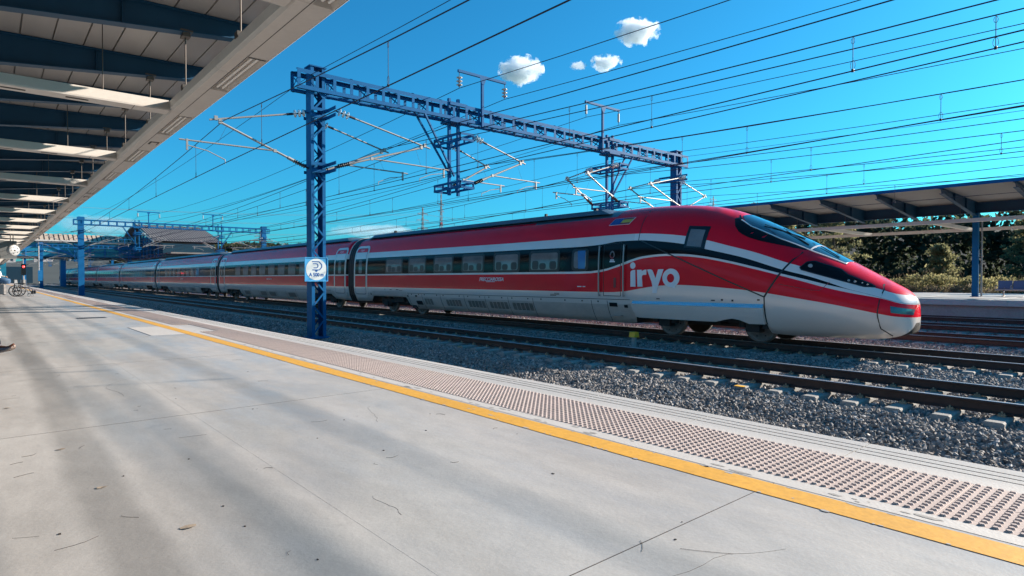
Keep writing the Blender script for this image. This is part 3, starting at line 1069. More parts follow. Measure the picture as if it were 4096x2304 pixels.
part('drum', MB().lathe([(0.30, -0.14), (0.36, -0.10), (0.36, 0.10), (0.30, 0.14)], (1.42, 51.9, 3.55), (0.55, -0.83, 0), 24), 'white_plastic', ck)
d = Vector((0.55, -0.83, 0)).normalized()
p = Vector((1.42, 51.9, 3.55))
m = MB().lathe([(0.06, 0.141), (0.05, 0.155)], p, d, 12)
for a in range(5):
    t = a * 2 * math.pi / 5
    q = p + Vector((d.y, -d.x, 0)) * 0.22 * math.cos(t) + Vector((0, 0, 0.22 * math.sin(t)))
    m.lathe([(0.035, 0.141), (0.03, 0.15)], q, d, 8)
part('port', m, 'trough_seam', ck)
part('hanger_rod', MB().tube([(1.42, 51.9, 3.9), (1.42, 51.9, 5.9)], 0.025, 6), 'rod_steel', ck)

# ================================================================== GANTRIES
ZBM0, ZBM1 = 8.08, 8.74          # beam bottom / top chord
def insulator_glass(m, p, d, mi_glass=1, n=14):
    """three glass discs along direction d from p; returns end point"""
    d = Vector(d).normalized()
    p = Vector(p)
    for k in range(3):
        c = p + d * (0.10 + 0.15 * k)
        m.lathe([(0.03, -0.045), (0.125, -0.012), (0.128, 0.004), (0.06, 0.03), (0.03, 0.05)], c, d, n, mi_glass)
        m.tube([c - d * 0.075, c + d * 0.075], 0.026, 6, 2)
    return p + d * 0.52
def insulator_ribbed(m, p, d, L_=0.42, mi=3, n=12):
    d = Vector(d).normalized()
    prof_ = []
    k = 6
    for i in range(k):
        h = L_ * i / k
        prof_ += [(0.035, h), (0.075, h + L_ / k * 0.35), (0.075, h + L_ / k * 0.5), (0.035, h + L_ / k * 0.9)]
    m.lathe(prof_, p, d, n, mi)
    return Vector(p) + d * L_
CANT_M = ['galvanised', 'glass_insulator', 'cable', 'dark_insulator']
def cantilever(parent, xm, y, sgn, xw, zc, detail=True, sy=1):
    """hinged bracket from mast face xm reaching in direction sgn to messenger above xw; contact wire held at zc"""
    n = 12 if detail else 5
    xt = xw + sgn * 0.15
    top0, top1 = Vector((xm, y, 7.38)), Vector((xt + sgn * 0.30, y, 6.62))
    low0 = Vector((xm, y, 5.48))
    low1 = top0.lerp(top1, 0.90) - Vector((0, 0, 0.10))
    root = None
    m = MB()
    d = (top1 - top0).normalized()
    m.tube([top0, top0 + d * 0.12], 0.02, 6, 2)
    e = insulator_glass(m, top0 + d * 0.08, d, 1, n)
    m.tube([e, top1], 0.030, n)
    m.tube([e - d * 0.04, e + d * 0.16], 0.042, n, 2)
    q = top0.lerp(top1, 0.94)
    m.box(q.x - 0.05, q.x + 0.05, y - 0.05, y + 0.05, q.z - 0.03, q.z + 0.10)
    root = part('cantilever', m, CANT_M, parent)
    m = MB()
    d2 = (low1 - low0).normalized()
    m.tube([low0, low0 + d2 * 0.15], 0.03, 6, 2)
    e2 = insulator_ribbed(m, low0 + d2 * 0.12, d2, 0.45, 3, n)
    m.tube([e2 - d2 * 0.03, e2 + d2 * 0.2], 0.055, n)
    m.tube([e2, low1], 0.036, n)
    m.box(low1.x - 0.05, low1.x + 0.05, y - 0.045, y + 0.045, low1.z - 0.05, low1.z + 0.08)
    part('diagonal_strut', m, CANT_M, root)
    # registration tube and steady arm
    f = (5.93 - low0.z) / (low1.z - low0.z)
    r0 = low0.lerp(low1, max(0.15, min(0.6, f)))
    r1 = Vector((xw + sgn * 1.30, y, 5.90))
    m = MB().tube([r0, r1], 0.026, n)
    m.box(r0.x - 0.05, r0.x + 0.05, y - 0.04, y + 0.04, r0.z - 0.05, r0.z + 0.05)
    drop = r1 + Vector((-sgn * 0.22, 0, 0))
    m.box(drop.x - 0.025, drop.x + 0.025, y - 0.03, y + 0.03, drop.z - 0.30, drop.z + 0.04)
    part('registration_tube', m, CANT_M, root)
    m = MB().tube([drop + Vector((0, 0.0, -0.15)), (xw + sgn * 0.5, y, zc + 0.33), (xw, y, zc + 0.12)], 0.016, 6)
    m.tube([(xw, y, zc + 0.13), (xw, y, zc)], 0.012, 5)
    part('steady_arm', m, CANT_M, root)
    if detail:
        m = MB().tube([low0.lerp(low1, 0.93), r0.lerp(r1, 0.62)], 0.004, 4, 2)
        part('stay_wire', m, CANT_M, root)
    return root

def lattice_mast(parent, x, y, z0, z1, wx=0.50, wy=0.40, step=0.475):
    ms = None
    legs = []
    for sx in (-1, 1):                               # two channels, webs facing +X and -X
        cx = x + sx * wx / 2
        m = MB().box(cx - 0.006, cx + 0.006, y - wy / 2, y + wy / 2, z0, z1)
        fl = 0.105
        for sy in (-1, 1):
            yy = y + sy * (wy / 2 + 0.005)
            x0, x1 = (cx - 0.006, cx + fl) if sx < 0 else (cx - fl, cx + 0.006)
            m.box(x0, x1, yy - 0.005, yy + 0.005, z0, z1)
        if ms is None:
            ms = part('mast', m, 'blue_steel', parent)
        else:
            part('channel_leg', m, 'blue_steel', ms)
    n = int((z1 - z0 - 0.4) / step)
    for sy in (-1, 1):
        yy = y + sy * (wy / 2 + 0.014)
        zz = z0 + 0.15
        for k in range(n):
            a, b2 = (x - wx / 2 + 0.05, x + wx / 2 - 0.05)
            if k % 2:
                a, b2 = b2, a
            m = MB().bar((a, yy, zz + k * step), (b2, yy, zz + (k + 1) * step), 0.055, 0.008, up=(0, 1, 0))
            part('lacing_bar', m, 'blue_steel', ms)
    part('base_plate', MB().box(x - 0.36, x + 0.36, y - 0.32, y + 0.32, z0 - 0.02, z0 + 0.03), 'blue_steel', ms)
    return ms

def gantry(y, label, detail):
    g = thing('gantry', label, 'gantry', (8.7, y, -0.3), 'overhead line gantries')
    XL, XR = 8.7, 30.0
    dy = 0.30
    for x in (XL, XR):
        if detail:
            lattice_mast(g, x, y, -0.33, 8.95)
            part('mast_head', MB().box(x - 0.30, x + 0.30, y - 0.24, y + 0.24, 8.93, 8.97), 'blue_steel', g)
        else:
            mm = part('mast', MB().box(x - 0.30, x + 0.30, y - 0.25, y + 0.25, -0.33, 9.05), 'blue_steel', g)
            part('mast_head', MB().box(x - 0.36, x + 0.36, y - 0.30, y + 0.30, 8.7, 9.0), 'blue_steel', mm)
    bx0, bx1 = XL - 0.75, XR + 0.75
    beam = None
    for sy in (-1, 1):
        for z in (ZBM0, ZBM1):
            s_ = -1 if z == ZBM1 else 1
            m = MB().box(bx0, bx1, y + sy * dy - 0.006, y + sy * dy + 0.006, min(z, z + s_ * 0.13), max(z, z + s_ * 0.13))
            m.box(bx0, bx1, min(y + sy * dy, y + sy * (dy - 0.11)), max(y + sy * dy, y + sy * (dy - 0.11)), z - 0.006, z + 0.006)
            if beam is None:
                beam = part('beam', m, 'blue_steel', g)
            else:
                part('chord', m, 'blue_steel', beam)
    step = 0.62 if detail else 0.85
    n = int((bx1 - bx0) / step)
    step = (bx1 - bx0 - 0.11) / n
    for k in range(n + 1):
        x = bx0 + 0.055 + k * step
        for sy in (-1, 1):
            m = MB().box(x - 0.055, x + 0.055, y + sy * dy - 0.009, y + sy * dy + 0.009, ZBM0 + 0.131, ZBM1 - 0.131)
            part('batten', m, 'blue_steel', beam)
    m, mt, mx = MB(), MB(), MB()
    for k in range(n):
        x = bx0 + 0.055 + k * step
        a, b2 = (-dy, dy) if k % 2 else (dy, -dy)
        m.bar((x, y + a, ZBM0 - 0.012), (x + step, y + b2, ZBM0 - 0.012), 0.07, 0.008)
        mt.bar((x, y + a, ZBM1 + 0.012), (x + step, y + b2, ZBM1 + 0.012), 0.07, 0.008)
        if detail and k % 2 == 0:
            mx = MB().bar((x, y - dy + 0.02, ZBM0 + 0.14), (x, y + dy - 0.02, ZBM1 - 0.14), 0.05, 0.008, up=(1, 0, 0))
            mx.bar((x + 0.02, y + dy - 0.02, ZBM0 + 0.14), (x + 0.02, y - dy + 0.02, ZBM1 - 0.14), 0.05, 0.008, up=(1, 0, 0))
            part('cross_brace', mx, 'blue_steel', beam)
    part('lacing', m, 'blue_steel', beam)
    part('lacing', mt, 'blue_steel', beam)
    # hangers
    for x, s_ in ((14.5, -1), (24.2, 1)):
        h = None
        for ddx in (-0.22, 0.22):
            m = MB().box(x + ddx - 0.05, x + ddx + 0.05, y - 0.06, y + 0.06, 5.08, 9.0 + 0.08 * ddx)
            if h is None:
                h = part('hanger_post', m, 'blue_steel', g)
            else:
                part('post', m, 'blue_steel', h)
        for z in (7.30, 5.42):
            m = MB()
            for zz in (z - 0.11, z + 0.11):
                m.box(x - 0.34, x + 0.34, y - 0.95, y - 0.93, zz - 0.045, zz + 0.045)
                m.box(x - 0.34, x - 0.32, y - 0.95, y + 0.95, zz - 0.045, zz + 0.045)
                m.box(x + 0.32, x + 0.34, y - 0.95, y + 0.95, zz - 0.045, zz + 0.045)
                m.box(x - 0.34, x + 0.34, y + 0.93, y + 0.95, zz - 0.045, zz + 0.045)
            for yy in (-0.9, -0.3, 0.3, 0.9):
                m.box(x - 0.33, x - 0.31, y + yy - 0.05, y + yy + 0.05, z - 0.11, z + 0.11)
                m.box(x + 0.31, x + 0.33, y + yy - 0.05, y + yy + 0.05, z - 0.11, z + 0.11)
            part('bracket', m, 'blue_steel', h)
        for sy in (-0.2, 0.2):
            m = MB().bar((x + s_ * 1.55, y + sy * 1.4, ZBM0), (x + s_ * 0.05, y + sy * 0.6, 5.85), 0.075, 0.06)
            part('brace', m, 'blue_steel', h)
        m = MB().box(x - 0.4, x + 0.4, y - dy - 0.06, y + dy + 0.06, ZBM0 - 0.10, ZBM0 - 0.02).box(x - 0.4, x + 0.4, y - dy - 0.05, y - dy - 0.012, ZBM1 - 0.1, ZBM1 + 0.03)
        part('clamp_plate', m, 'blue_steel', h)
    # mast side brackets
    for x, s_ in ((XL, 1), (XR, -1)):
        for z in (7.36, 5.5):
            m = MB()
            for zz in (z - 0.12, z + 0.12):
                m.box(x - 0.30, x + 0.36, y - 0.33, y - 0.30, zz - 0.05, zz + 0.05)
                m.box(x + s_ * 0.30 - 0.012, x + s_ * 0.30 + 0.012, y - 0.95, y + 0.95, zz - 0.055, zz + 0.055)
                m.box(x - 0.30, x + 0.30, y + 0.28, y + 0.31, zz - 0.05, zz + 0.05)
            part('bracket', m, 'blue_steel', g)
    # feeder posts
    for x, a0, a1, zt in ((15.7, 14.53, 16.9, 10.05), (23.24, 22.03, 24.45, 10.22)):
        p_ = part('feeder_post', MB().box(x - 0.05, x + 0.05, y - dy - 0.11, y - dy - 0.01, ZBM0 - 0.1, zt - 0.04), 'blue_steel', g)
        m = MB().bar((a0 - 0.06, y - dy - 0.06, zt), (a1 + 0.06, y - dy - 0.06, zt), 0.09, 0.10)
        m.prism([(x - 0.05, zt - 0.32), (x + 0.05, zt - 0.32), (x + 0.18, zt - 0.05), (x - 0.18, zt - 0.05)], y - dy - 0.121, y - dy - 0.111)
        part('crossarm', m, 'blue_steel', p_)
        for xx in (a0, a1):
            m = MB()
            if x < 20:
                m.tube([(xx, y - dy - 0.06, zt - 0.05), (xx, y - dy - 0.06, zt - 0.20)], 0.014, 5, 2)
                for k in range(3):
                    m.lathe([(0.03, 0.06), (0.12, 0.02), (0.125, 0.0), (0.05, -0.03)], (xx, y - dy - 0.06, zt - 0.28 - 0.145 * k), (0, 0, 1), 14 if detail else 8, 0)
                    m.tube([(xx, y - dy - 0.06, zt - 0.22 - 0.145 * k), (xx, y - dy - 0.06, zt - 0.36 - 0.145 * k)], 0.03, 6, 2)
            else:
                m.tube([(xx, y - dy - 0.06, zt - 0.05), (xx, y - dy - 0.06, zt - 0.72)], 0.014, 5, 2)
                m.tube([(xx, y - dy - 0.06, zt - 0.16), (xx, y - dy - 0.06, zt - 0.58)], 0.05, 10, 1)
            part('insulator', m, ['porcelain', 'galvanised', 'cable'], p_)
    # cantilevers: (mast face x, y offset, direction, wire x)
    spec = [(8.44, 0.0, -1, 5.75), (9.0, -0.85, 1, 12.35), (9.0, 0.85, 1, 11.55), (14.8, -0.85, 1, 17.2), (14.8, 0.85, 1, 16.6),
            (23.9, -0.85, -1, 21.9), (23.9, 0.85, -1, 22.3), (29.7, -0.85, -1, 26.7), (29.7, 0.85, -1, 27.2), (30.26, 0.0, 1, 32.7)]
    for xm, oy, s_, xw in spec:
        cantilever(g, xm, y + oy, s_, xw, 5.32, detail)
    return g
gantry(20.5, 'nearest blue lattice gantry spanning the tracks, with the catenary sign on its mast', True)
gantry(88.9, 'second blue gantry, with solid box masts, spanning the tracks behind the train', False)
gantry(157.3, 'third, small blue gantry spanning the tracks before the footbridge', False)
gantry(225.0, 'tiny farthest blue gantry seen under the footbridge', False)

# ================================================================== OVERHEAD WIRES
SUP = [-47.9, 20.5, 88.9, 157.3, 225.0]
def wire(pts, r):
    return MB().tube(pts, r, 5, caps=False)
def contact_system(xs_, zc, label, group, yo=0.0, drops=True, rise=0.0, r=0.0125):
    """xs_: wire x at the supports; messenger sags between supports, droppers carry the contact wire"""
    t = thing('overhead_line', label, 'overhead wires', (xs_[1], 20.5, zc), group)
    mp, cp = [], []
    dl = []
    for i in range(len(SUP) - 1):
        y0, y1 = SUP[i] + yo, SUP[i + 1] + yo
        x0, x1 = xs_[i], xs_[i + 1]
        for k in range(13 if i < len(SUP) - 2 else 14):
            f = k / 13
            x = x0 + (x1 - x0) * f
            y = y0 + (y1 - y0) * f
            zm = 6.66 - 1.0 * 4 * f * (1 - f)
            zz = zc + (rise if i == 0 else 0) * (1 - f)
            mp.append((x, y, zm + (rise if i == 0 else 0) * (1 - f)))
            cp.append((x, y, zz))
        if drops and i < 3:
            nd = 10
            for k in range(nd):
                f = (k + 0.5) / nd
                dl.append((x0 + (x1 - x0) * f, y0 + (y1 - y0) * f, 6.66 - 4 * f * (1 - f) + (rise if i == 0 else 0) * (1 - f), zc + (rise if i == 0 else 0) * (1 - f)))
    part('messenger_wire', wire(mp, r), 'cable', t)
    part('contact_wire', wire(cp, r), 'cable', t)
    for x, y, a, b2 in dl:
        if y < -3:
            continue
        m = MB().tube([(x, y, a), (x, y, b2)], 0.0065, 4)
        lp = [(x, y + 0.001, b2 + 0.02)] + [(x, y + 0.04 * math.sin(q), b2 + 0.10 - 0.08 * math.cos(q)) for q in [0.6 + 0.55 * i for i in range(10)]]
        m.tube(lp, 0.004, 4)
        lp = [(x, y - 0.03 * math.sin(q), a - 0.07 + 0.055 * math.cos(q)) for q in [0.2 + 0.6 * i for i in range(10)]]
        m.tube(lp, 0.004, 4)
        m.box(x - 0.015, x + 0.015, y - 0.02, y + 0.02, b2 - 0.02, b2 + 0.03)
        part('dropper', m, 'cable', t)
G = 'overhead lines above the tracks'
contact_system([5.95, 5.72, 5.95, 5.72, 5.95], 5.32, 'overhead line nearest our platform edge, passing left of the near mast', G)
contact_system([11.2, 11.55, 11.25, 11.6, 11.3], 5.32, 'overhead line above the first visible track, on the farther near-mast bracket', G, 0.85)
contact_system([14.6, 12.35, 11.2, 11.6, 11.3], 5.36, 'second overhead line carried beside it on the closer near-mast bracket', G, -0.85, rise=0.9)
contact_system([16.3, 16.6, 16.4, 16.7, 16.4], 5.32, 'overhead line running above the train roof', G, 0.85)
contact_system([18.4, 17.2, 16.2, 16.6, 16.4], 5.36, 'second overhead line above the train, on the closer hanger bracket', G, -0.85, rise=0.8)
contact_system([22.4, 22.3, 22.0, 22.3, 22.0], 5.32, 'overhead line above the track just beyond the train', G, 0.85)
contact_system([20.9, 21.9, 22.3, 22.0, 22.3], 5.36, 'second overhead line beyond the train, on the closer bracket', G, -0.85, rise=0.7)
contact_system([27.4, 27.2, 27.4, 27.1, 27.4], 5.32, 'overhead line above the fifth track, reached from the right mast', G, 0.85)
contact_system([25.6, 26.7, 27.2, 27.5, 27.2], 5.36, 'second overhead line above the fifth track', G, -0.85, rise=0.7)
contact_system([32.6, 32.8, 32.6, 32.8, 32.6], 5.32, 'overhead line along the far platform edge', G)
def feeder(x, z, sag, label, r=0.0135, yo=-0.36, x_end=None):
    pts = []
    for i in range(len(SUP) - 1):
        for k in range(12):
            f = k / 12
            pts.append((x, SUP[i] + yo + (SUP[i + 1] - SUP[i]) * f, z - sag * 4 * f * (1 - f)))
    pts.append((x, SUP[-1], z))
    solo('feeder_wire', wire(pts, r), 'cable', label, 'wire', (x, 20.5, z), 'feeder wires on the gantry tops')
feeder(14.53, 9.36, 0.9, 'feeder wire under the left insulator of the left feeder post')
feeder(16.90, 9.36, 0.9, 'feeder wire under the right insulator of the left feeder post')
feeder(22.03, 9.48, 0.9, 'feeder wire under the left grey insulator of the right feeder post')
feeder(24.45, 9.48, 0.9, 'feeder wire under the right grey insulator of the right feeder post')
feeder(8.45, 8.62, 0.7, 'earth wire crossing the head of the left gantry mast', 0.010)
feeder(30.2, 8.62, 0.7, 'earth wire crossing the head of the right gantry mast', 0.010)
feeder(14.25, 7.88, 0.6, 'thick cable crossing at the first hanger posts', 0.017)
feeder(24.5, 7.75, 0.8, 'thin return cable crossing at the second hanger posts', 0.012)

# catenary sign on the near mast
sg = thing('track_sign', 'square blue sign with white disc reading A 500 m on the near mast', 'sign', (8.56, 20.12, 2.02))
ys_ = 20.22
part('panel', MB().bevbox(8.16, 8.96, ys_ - 0.05, ys_, 1.62, 2.42, 0.0), 'sign_blue', sg)
m = MB()
for a in ((8.15, 8.97, 1.61, 1.635), (8.15, 8.97, 2.405, 2.43), (8.15, 8.175, 1.635, 2.405), (8.945, 8.97, 1.635, 2.405)):
    m.box(a[0], a[1], ys_ - 0.07, ys_ - 0.0505, a[2], a[3])
part('rim', m, 'sign_blue', sg)
part('disc', MB().lathe([(0.365, 0.0), (0.365, 0.004)], (8.56, ys_ - 0.0505, 2.02), (0, -1, 0), 48, smooth=False), 'sign_white', sg)
vs, fs = text_mesh('A 500 m', 0.168, 0.0, offset=0.006, spacing=0.95)
part('lettering', MB().add([(8.56 + x * 0.92, ys_ - 0.0565, 1.835 + y) for x, y, z in vs], fs), 'sign_ink', sg)
m = MB()
def stroke(pts, w):
    for a, c in zip(pts, pts[1:]):
        m.bar((8.56 + a[0], ys_ - 0.0575, 2.0 + a[1]), (8.56 + c[0], ys_ - 0.0575, 2.0 + c[1]), w, 0.004, up=(0, 1, 0))
stroke([(-0.15, 0.285), (0.09, 0.285), (0.19, 0.185), (0.19, 0.10), (0.105, 0.005), (-0.145, 0.005)], 0.03)
stroke([(-0.12, 0.215), (0.01, 0.215), (0.045, 0.19), (0.06, 0.145), (0.045, 0.10), (0.01, 0.075), (-0.095, 0.075)], 0.028)
m.prism([(8.56 - 0.05, 2.0 - 0.005), (8.56 - 0.025, 2.0 - 0.06), (8.56 + 0.02, 2.0 - 0.06), (8.56 + 0.05, 2.0 - 0.005)], ys_ - 0.0595, ys_ - 0.0555)
part('symbol', m, 'sign_ink', sg)
part('clamp', MB().box(8.40, 8.72, ys_, ys_ + 0.05, 1.8, 1.86).box(8.40, 8.72, ys_, ys_ + 0.05, 2.2, 2.26), 'galvanised', sg)
# ================================================================== THE TRAIN
TX, TY = 16.55, 4.58                                  # track centre and nose tip
def pchip(tab):
    xs_ = [a for a, _ in tab]; ys_ = [b_ for _, b_ in tab]
    n = len(xs_)
    h = [xs_[i + 1] - xs_[i] for i in range(n - 1)]
    dl = [(ys_[i + 1] - ys_[i]) / h[i] for i in range(n - 1)]
    d = [dl[0]] + [0.0] * (n - 2) + [dl[-1]]
    for i in range(1, n - 1):
        if dl[i - 1] * dl[i] > 0:
            w1, w2 = 2 * h[i] + h[i - 1], h[i] + 2 * h[i - 1]
            d[i] = (w1 + w2) / (w1 / dl[i - 1] + w2 / dl[i])
    def f(s):
        if s <= xs_[0]: return ys_[0]
        if s >= xs_[-1]: return ys_[-1]
        lo = 0
        while xs_[lo + 1] < s: lo += 1
        t = (s - xs_[lo]) / h[lo]
        a, b_ = ys_[lo], ys_[lo + 1]
        return (a * (1 + 2 * t) * (1 - t) ** 2 + b_ * t * t * (3 - 2 * t)
                + h[lo] * (d[lo] * t * (1 - t) ** 2 + d[lo + 1] * t * t * (t - 1)))
    return f
fW = pchip([(.08, .14), (.095, .24), (.13, .37), (.2, .55), (.4, .80), (1, 1.05), (2, 1.27), (3, 1.38), (4.5, 1.45), (6, 1.462), (40, 1.462)])
fT = pchip([(.08, 1.15), (.095, 1.20), (.13, 1.26), (.2, 1.335), (.3, 1.43), (.6, 1.61), (1.17, 1.93), (2, 2.40), (3, 2.94), (4, 3.42), (4.8, 3.73), (5.6, 3.90), (6.6, 3.99), (7.6, 4.02), (9, 4.0), (40, 4.0)])
fB = pchip([(.08, .68), (.10, .58), (.15, .485), (.25, .40), (.40, .345), (.8, .28), (2.2, .26), (3.08, .30), (3.10, .53), (3.55, .53), (3.8, .62), (4.0, .645), (4.25, .60), (4.5, .535), (7.28, .52), (7.34, .34), (7.6, .30), (20.55, .30), (20.75, .82), (23.9, .82), (24.35, .54), (26.2, .5)])
fZW = pchip([(0, .88), (1, .92), (3, 1.1), (5, 1.28), (8, 1.32), (40, 1.32)])
fN = pchip([(0, 2.1), (1, 2.3), (3, 2.8), (5, 3.5), (7, 4.0), (40, 4.0)])
fTuck = pchip([(0, .5), (.5, .46), (2, .36), (4, .2), (8, .27), (40, .27)])
EM = 2.2
def xs_of(s, z):
    W_, zt, zw = fW(s), fT(s), fZW(s)
    if z >= zw:
        t = min(1.0, (z - zw) / (zt - zw))
        return W_ * max(0.0, 1 - t ** fN(s)) ** (1 / EM)
    t = min(1.0, (zw - z) / (zw - 0.25))
    return W_ * (1 - fTuck(s) * t ** 2.2)
def ztop(s, x):
    W_, zt, zw = fW(s), fT(s), fZW(s)
    return zw + (zt - zw) * max(0.0, 1 - (min(1, abs(x) / W_)) ** EM) ** (1 / fN(s))
def P(s, z, off=0.0, side=-1):
    """point on the train side (side -1 faces the platform), train frame"""
    x = xs_of(s, z)
    dz = 0.01
    nx, nz = 1.0, -(xs_of(s, z + dz) - xs_of(s, z - dz)) / (2 * dz)
    nyv = -(xs_of(s + 0.02, z) - xs_of(max(0, s - 0.02), z)) / 0.04
    L_ = math.sqrt(nx * nx + nz * nz + nyv * nyv)
    return (side * (x + off * nx / L_), s + off * nyv / L_, z + off * nz / L_)
cA = pchip([(0, 1.30), (.08, 1.305), (.38, 1.36), (.6, 1.44), (1.23, 1.65), (1.63, 1.76), (2.29, 2.01), (2.65, 2.12), (3.45, 2.4), (4.2, 2.61), (4.85, 2.79), (5.5, 2.93), (6.39, 3.04), (7.09, 3.09), (8, 3.10), (9.7, 3.08), (15, 3.05), (40, 3.05)])
cB = pchip([(0, 1.105), (.3, 1.17), (.65, 1.29), (1.29, 1.48), (1.66, 1.62), (2.1, 1.77), (2.65, 1.92), (3.8, 2.29), (4.2, 2.39), (4.81, 2.53), (5.46, 2.69), (6.39, 2.82), (7.14, 2.88), (7.83, 2.885), (8.61, 2.81), (9.7, 2.77), (40, 2.77)])
cC = pchip([(0, 1.10), (.3, 1.165), (.65, 1.285), (1.29, 1.47), (1.66, 1.56), (2.1, 1.68), (2.65, 1.82), (3.45, 2.03), (4.2, 2.21), (5.02, 2.36), (5.46, 2.41), (6.1, 2.435), (6.88, 2.39), (7.4, 2.28), (7.66, 2.20), (8.5, 2.0), (9.2, 1.945), (40, 1.93)])
cD = pchip([(0, 1.09), (.23, 1.13), (.55, 1.24), (1.23, 1.38), (1.72, 1.5), (2.1, 1.61), (2.75, 1.79), (3.45, 1.97), (4.2, 2.15), (5.02, 2.30), (5.68, 2.36), (6.15, 2.37), (6.88, 2.325), (7.66, 2.13), (8.67, 1.91), (9.4, 1.87), (40, 1.865)])
cE = pchip([(0, .80), (.33, .84), (.62, .90), (1.51, 1.09), (2.42, 1.24), (3.1, 1.345), (3.63, 1.41), (4.2, 1.46), (5.02, 1.51), (5.68, 1.53), (6.39, 1.49), (7.14, 1.385), (7.6, 1.31), (8.3, 1.275), (40, 1.265)])
BODY_M = ['red_paint', 'silver_paint', 'white_paint', 'window_band', 'roof_grey', 'under_dark', 'black_rubber', 'skirt_shade_dirt']
def row_z(s, straight=False):
    zb = fB(s)
    E_, D_, C_, B_, A_ = (cE(s), cD(s), cC(s), cB(s), cA(s)) if not straight else (1.265, 1.865, 1.93, 2.77, 3.05)
    zt = fT(s)
    lev = [zb, E_, D_, C_, B_, A_]
    for i in range(1, 6):
        lev[i] = max(lev[i], lev[i - 1] + 0.004)
    lim = zt - 0.02
    for i in range(5, 0, -1):
        lev[i] = min(lev[i], lim - (5 - i) * 0.004)
    sub = [5, 4, 1, 4, 2]
    mats_ = [1, 0, 2, 3, 2 if s < 7.2 else 1]
    zs, ms = [], []
    for i in range(5):
        for k in range(sub[i]):
            zs.append(lev[i] + (lev[i + 1] - lev[i]) * k / sub[i])
            ms.append(mats_[i])
    zs.append(lev[5])
    return zs, ms
TOPN = 12
def body(stations, sfun, straight, name, roof_from):
    """sfun maps local y to the shape parameter s"""
    m = MB()
    rings, mats_ = [], None
    for y in stations:
        s = sfun(y)
        zs, ms = row_z(s, straight)
        half = [(xs_of(s, z), z) for z in zs]
        W_, zt, zw, n_ = fW(s), fT(s), fZW(s), fN(s)
        if zs[-1] > zw:
            th0 = math.asin(min(1, ((zs[-1] - zw) / (zt - zw)) ** (n_ / 2)))
        else:
            th0 = 0.0
        for k in range(1, TOPN + 1):
            th = th0 + (math.pi / 2 - th0) * k / TOPN
            half.append((W_ * max(0, math.cos(th)) ** (2 / EM), zw + (zt - zw) * math.sin(th) ** (2 / n_)))
        ring = [(-x, y, z) for x, z in half] + [(x, y, z) for x, z in reversed(half[:-1])]
        rings.append((ring, ms, s))
    n = len(rings[0][0])
    vs = [p for r_, _, _ in rings for p in r_]
    fs, mi = [], []
    nh = (n + 1) // 2
    for i in range(len(rings) - 1):
        ms = rings[i][1]
        s = rings[i][2]
        for k in range(n - 1):
            kk = k if k < nh - 1 else n - 2 - k
            if kk < len(ms):
                q = ms[kk]
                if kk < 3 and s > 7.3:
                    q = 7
            else:
                z = rings[i][0][k][2]
                q = 2 if s < 0.14 else 4 if (rings[i][0][min(k, n - 1)][1] > roof_from and min(rings[i][0][k][2], rings[i][0][k + 1][2]) > 3.70) else 0
            fs.append((i * n + k, i * n + k + 1, (i + 1) * n + k + 1, (i + 1) * n + k))
            mi.append(q)
        fs.append((i * n + n - 1, i * n, (i + 1) * n, (i + 1) * n + n - 1))
        mi.append(5)
    m.v, m.f, m.m, m.sm = vs, fs, mi, [True] * len(fs)
    ms0 = rings[0][1]
    for k in range((n - 1) // 2):
        m.f.append((k, n - 1 - k, n - 2 - k, k + 1) if k < (n - 1) // 2 - 1 else (k, n - 1 - k, k + 1))
        m.m.append(ms0[k] if k < len(ms0) else 2)
        m.sm.append(True)
    m.add(rings[-1][0], [tuple(reversed(range(n)))], 6)
    return m

def patch(polys, mats_, matfun=None, off=0.006, s0=0.0, ds=0.5, dz=0.12, wall=0.02, sshape=None, top=False, side=-1):
    """polygons in (s, z) laid onto the body side (or (s, x) onto its top), following its curve, with a rim"""
    m = MB()
    for poly in polys:
        bm = bmesh.new()
        vv = [bm.verts.new((a, c, 0)) for a, c in poly]
        bm.faces.new(vv)
        lo = [min(p[i] for p in poly) for i in (0, 1)]
        hi = [max(p[i] for p in poly) for i in (0, 1)]
        for i, st in ((0, ds), (1, dz)):
            c = math.floor(lo[i] / st) * st + st
            while c < hi[i] - 1e-4:
                if c > lo[i] + 1e-4:
                    no = (1, 0, 0) if i == 0 else (0, 1, 0)
                    co = (c, 0, 0) if i == 0 else (0, c, 0)
                    bmesh.ops.bisect_plane(bm, geom=bm.verts[:] + bm.edges[:] + bm.faces[:], plane_co=co, plane_no=no)
                c += st
        bm.verts.index_update()
        def mp(a, c, o):
            sa = a if sshape is None else sshape
            if top:
                x, zz = c, ztop(sa, c)
                e = 0.02
                nz = (ztop(sa + e, c) - ztop(max(0, sa - e), c)) / (2 * e)
                nxv = (ztop(sa, c + e) - ztop(sa, c - e)) / (2 * e)
                L_ = math.sqrt(1 + nz * nz + nxv * nxv)
                return (x - o * nxv / L_, a + s0 - o * nz / L_, zz + o / L_)
            p = P(sa, c, o, side)
            return (p[0], p[1] - sa + a + s0, p[2])
        vs = [mp(v.co.x, v.co.y, off) for v in bm.verts]
        fs = [tuple(v.index for v in f.verts) for f in bm.faces]
        o = len(m.v)
        m.v += vs
        for f in bm.faces:
            m.f.append(tuple(v.index + o for v in f.verts))
            c = f.calc_center_median()
            m.m.append(matfun(c.x, c.y) if matfun else 0)
            m.sm.append(False)
        if wall:
            bd = [e for e in bm.edges if e.is_boundary]
            for e in bd:
                a, c = e.verts
                m.add([vs[a.index], vs[c.index], mp(c.co.x, c.co.y, off - wall), mp(a.co.x, a.co.y, off - wall)], [(0, 1, 2, 3)], matfun(a.co.x, a.co.y) if matfun else 0)
        bm.free()
    return m
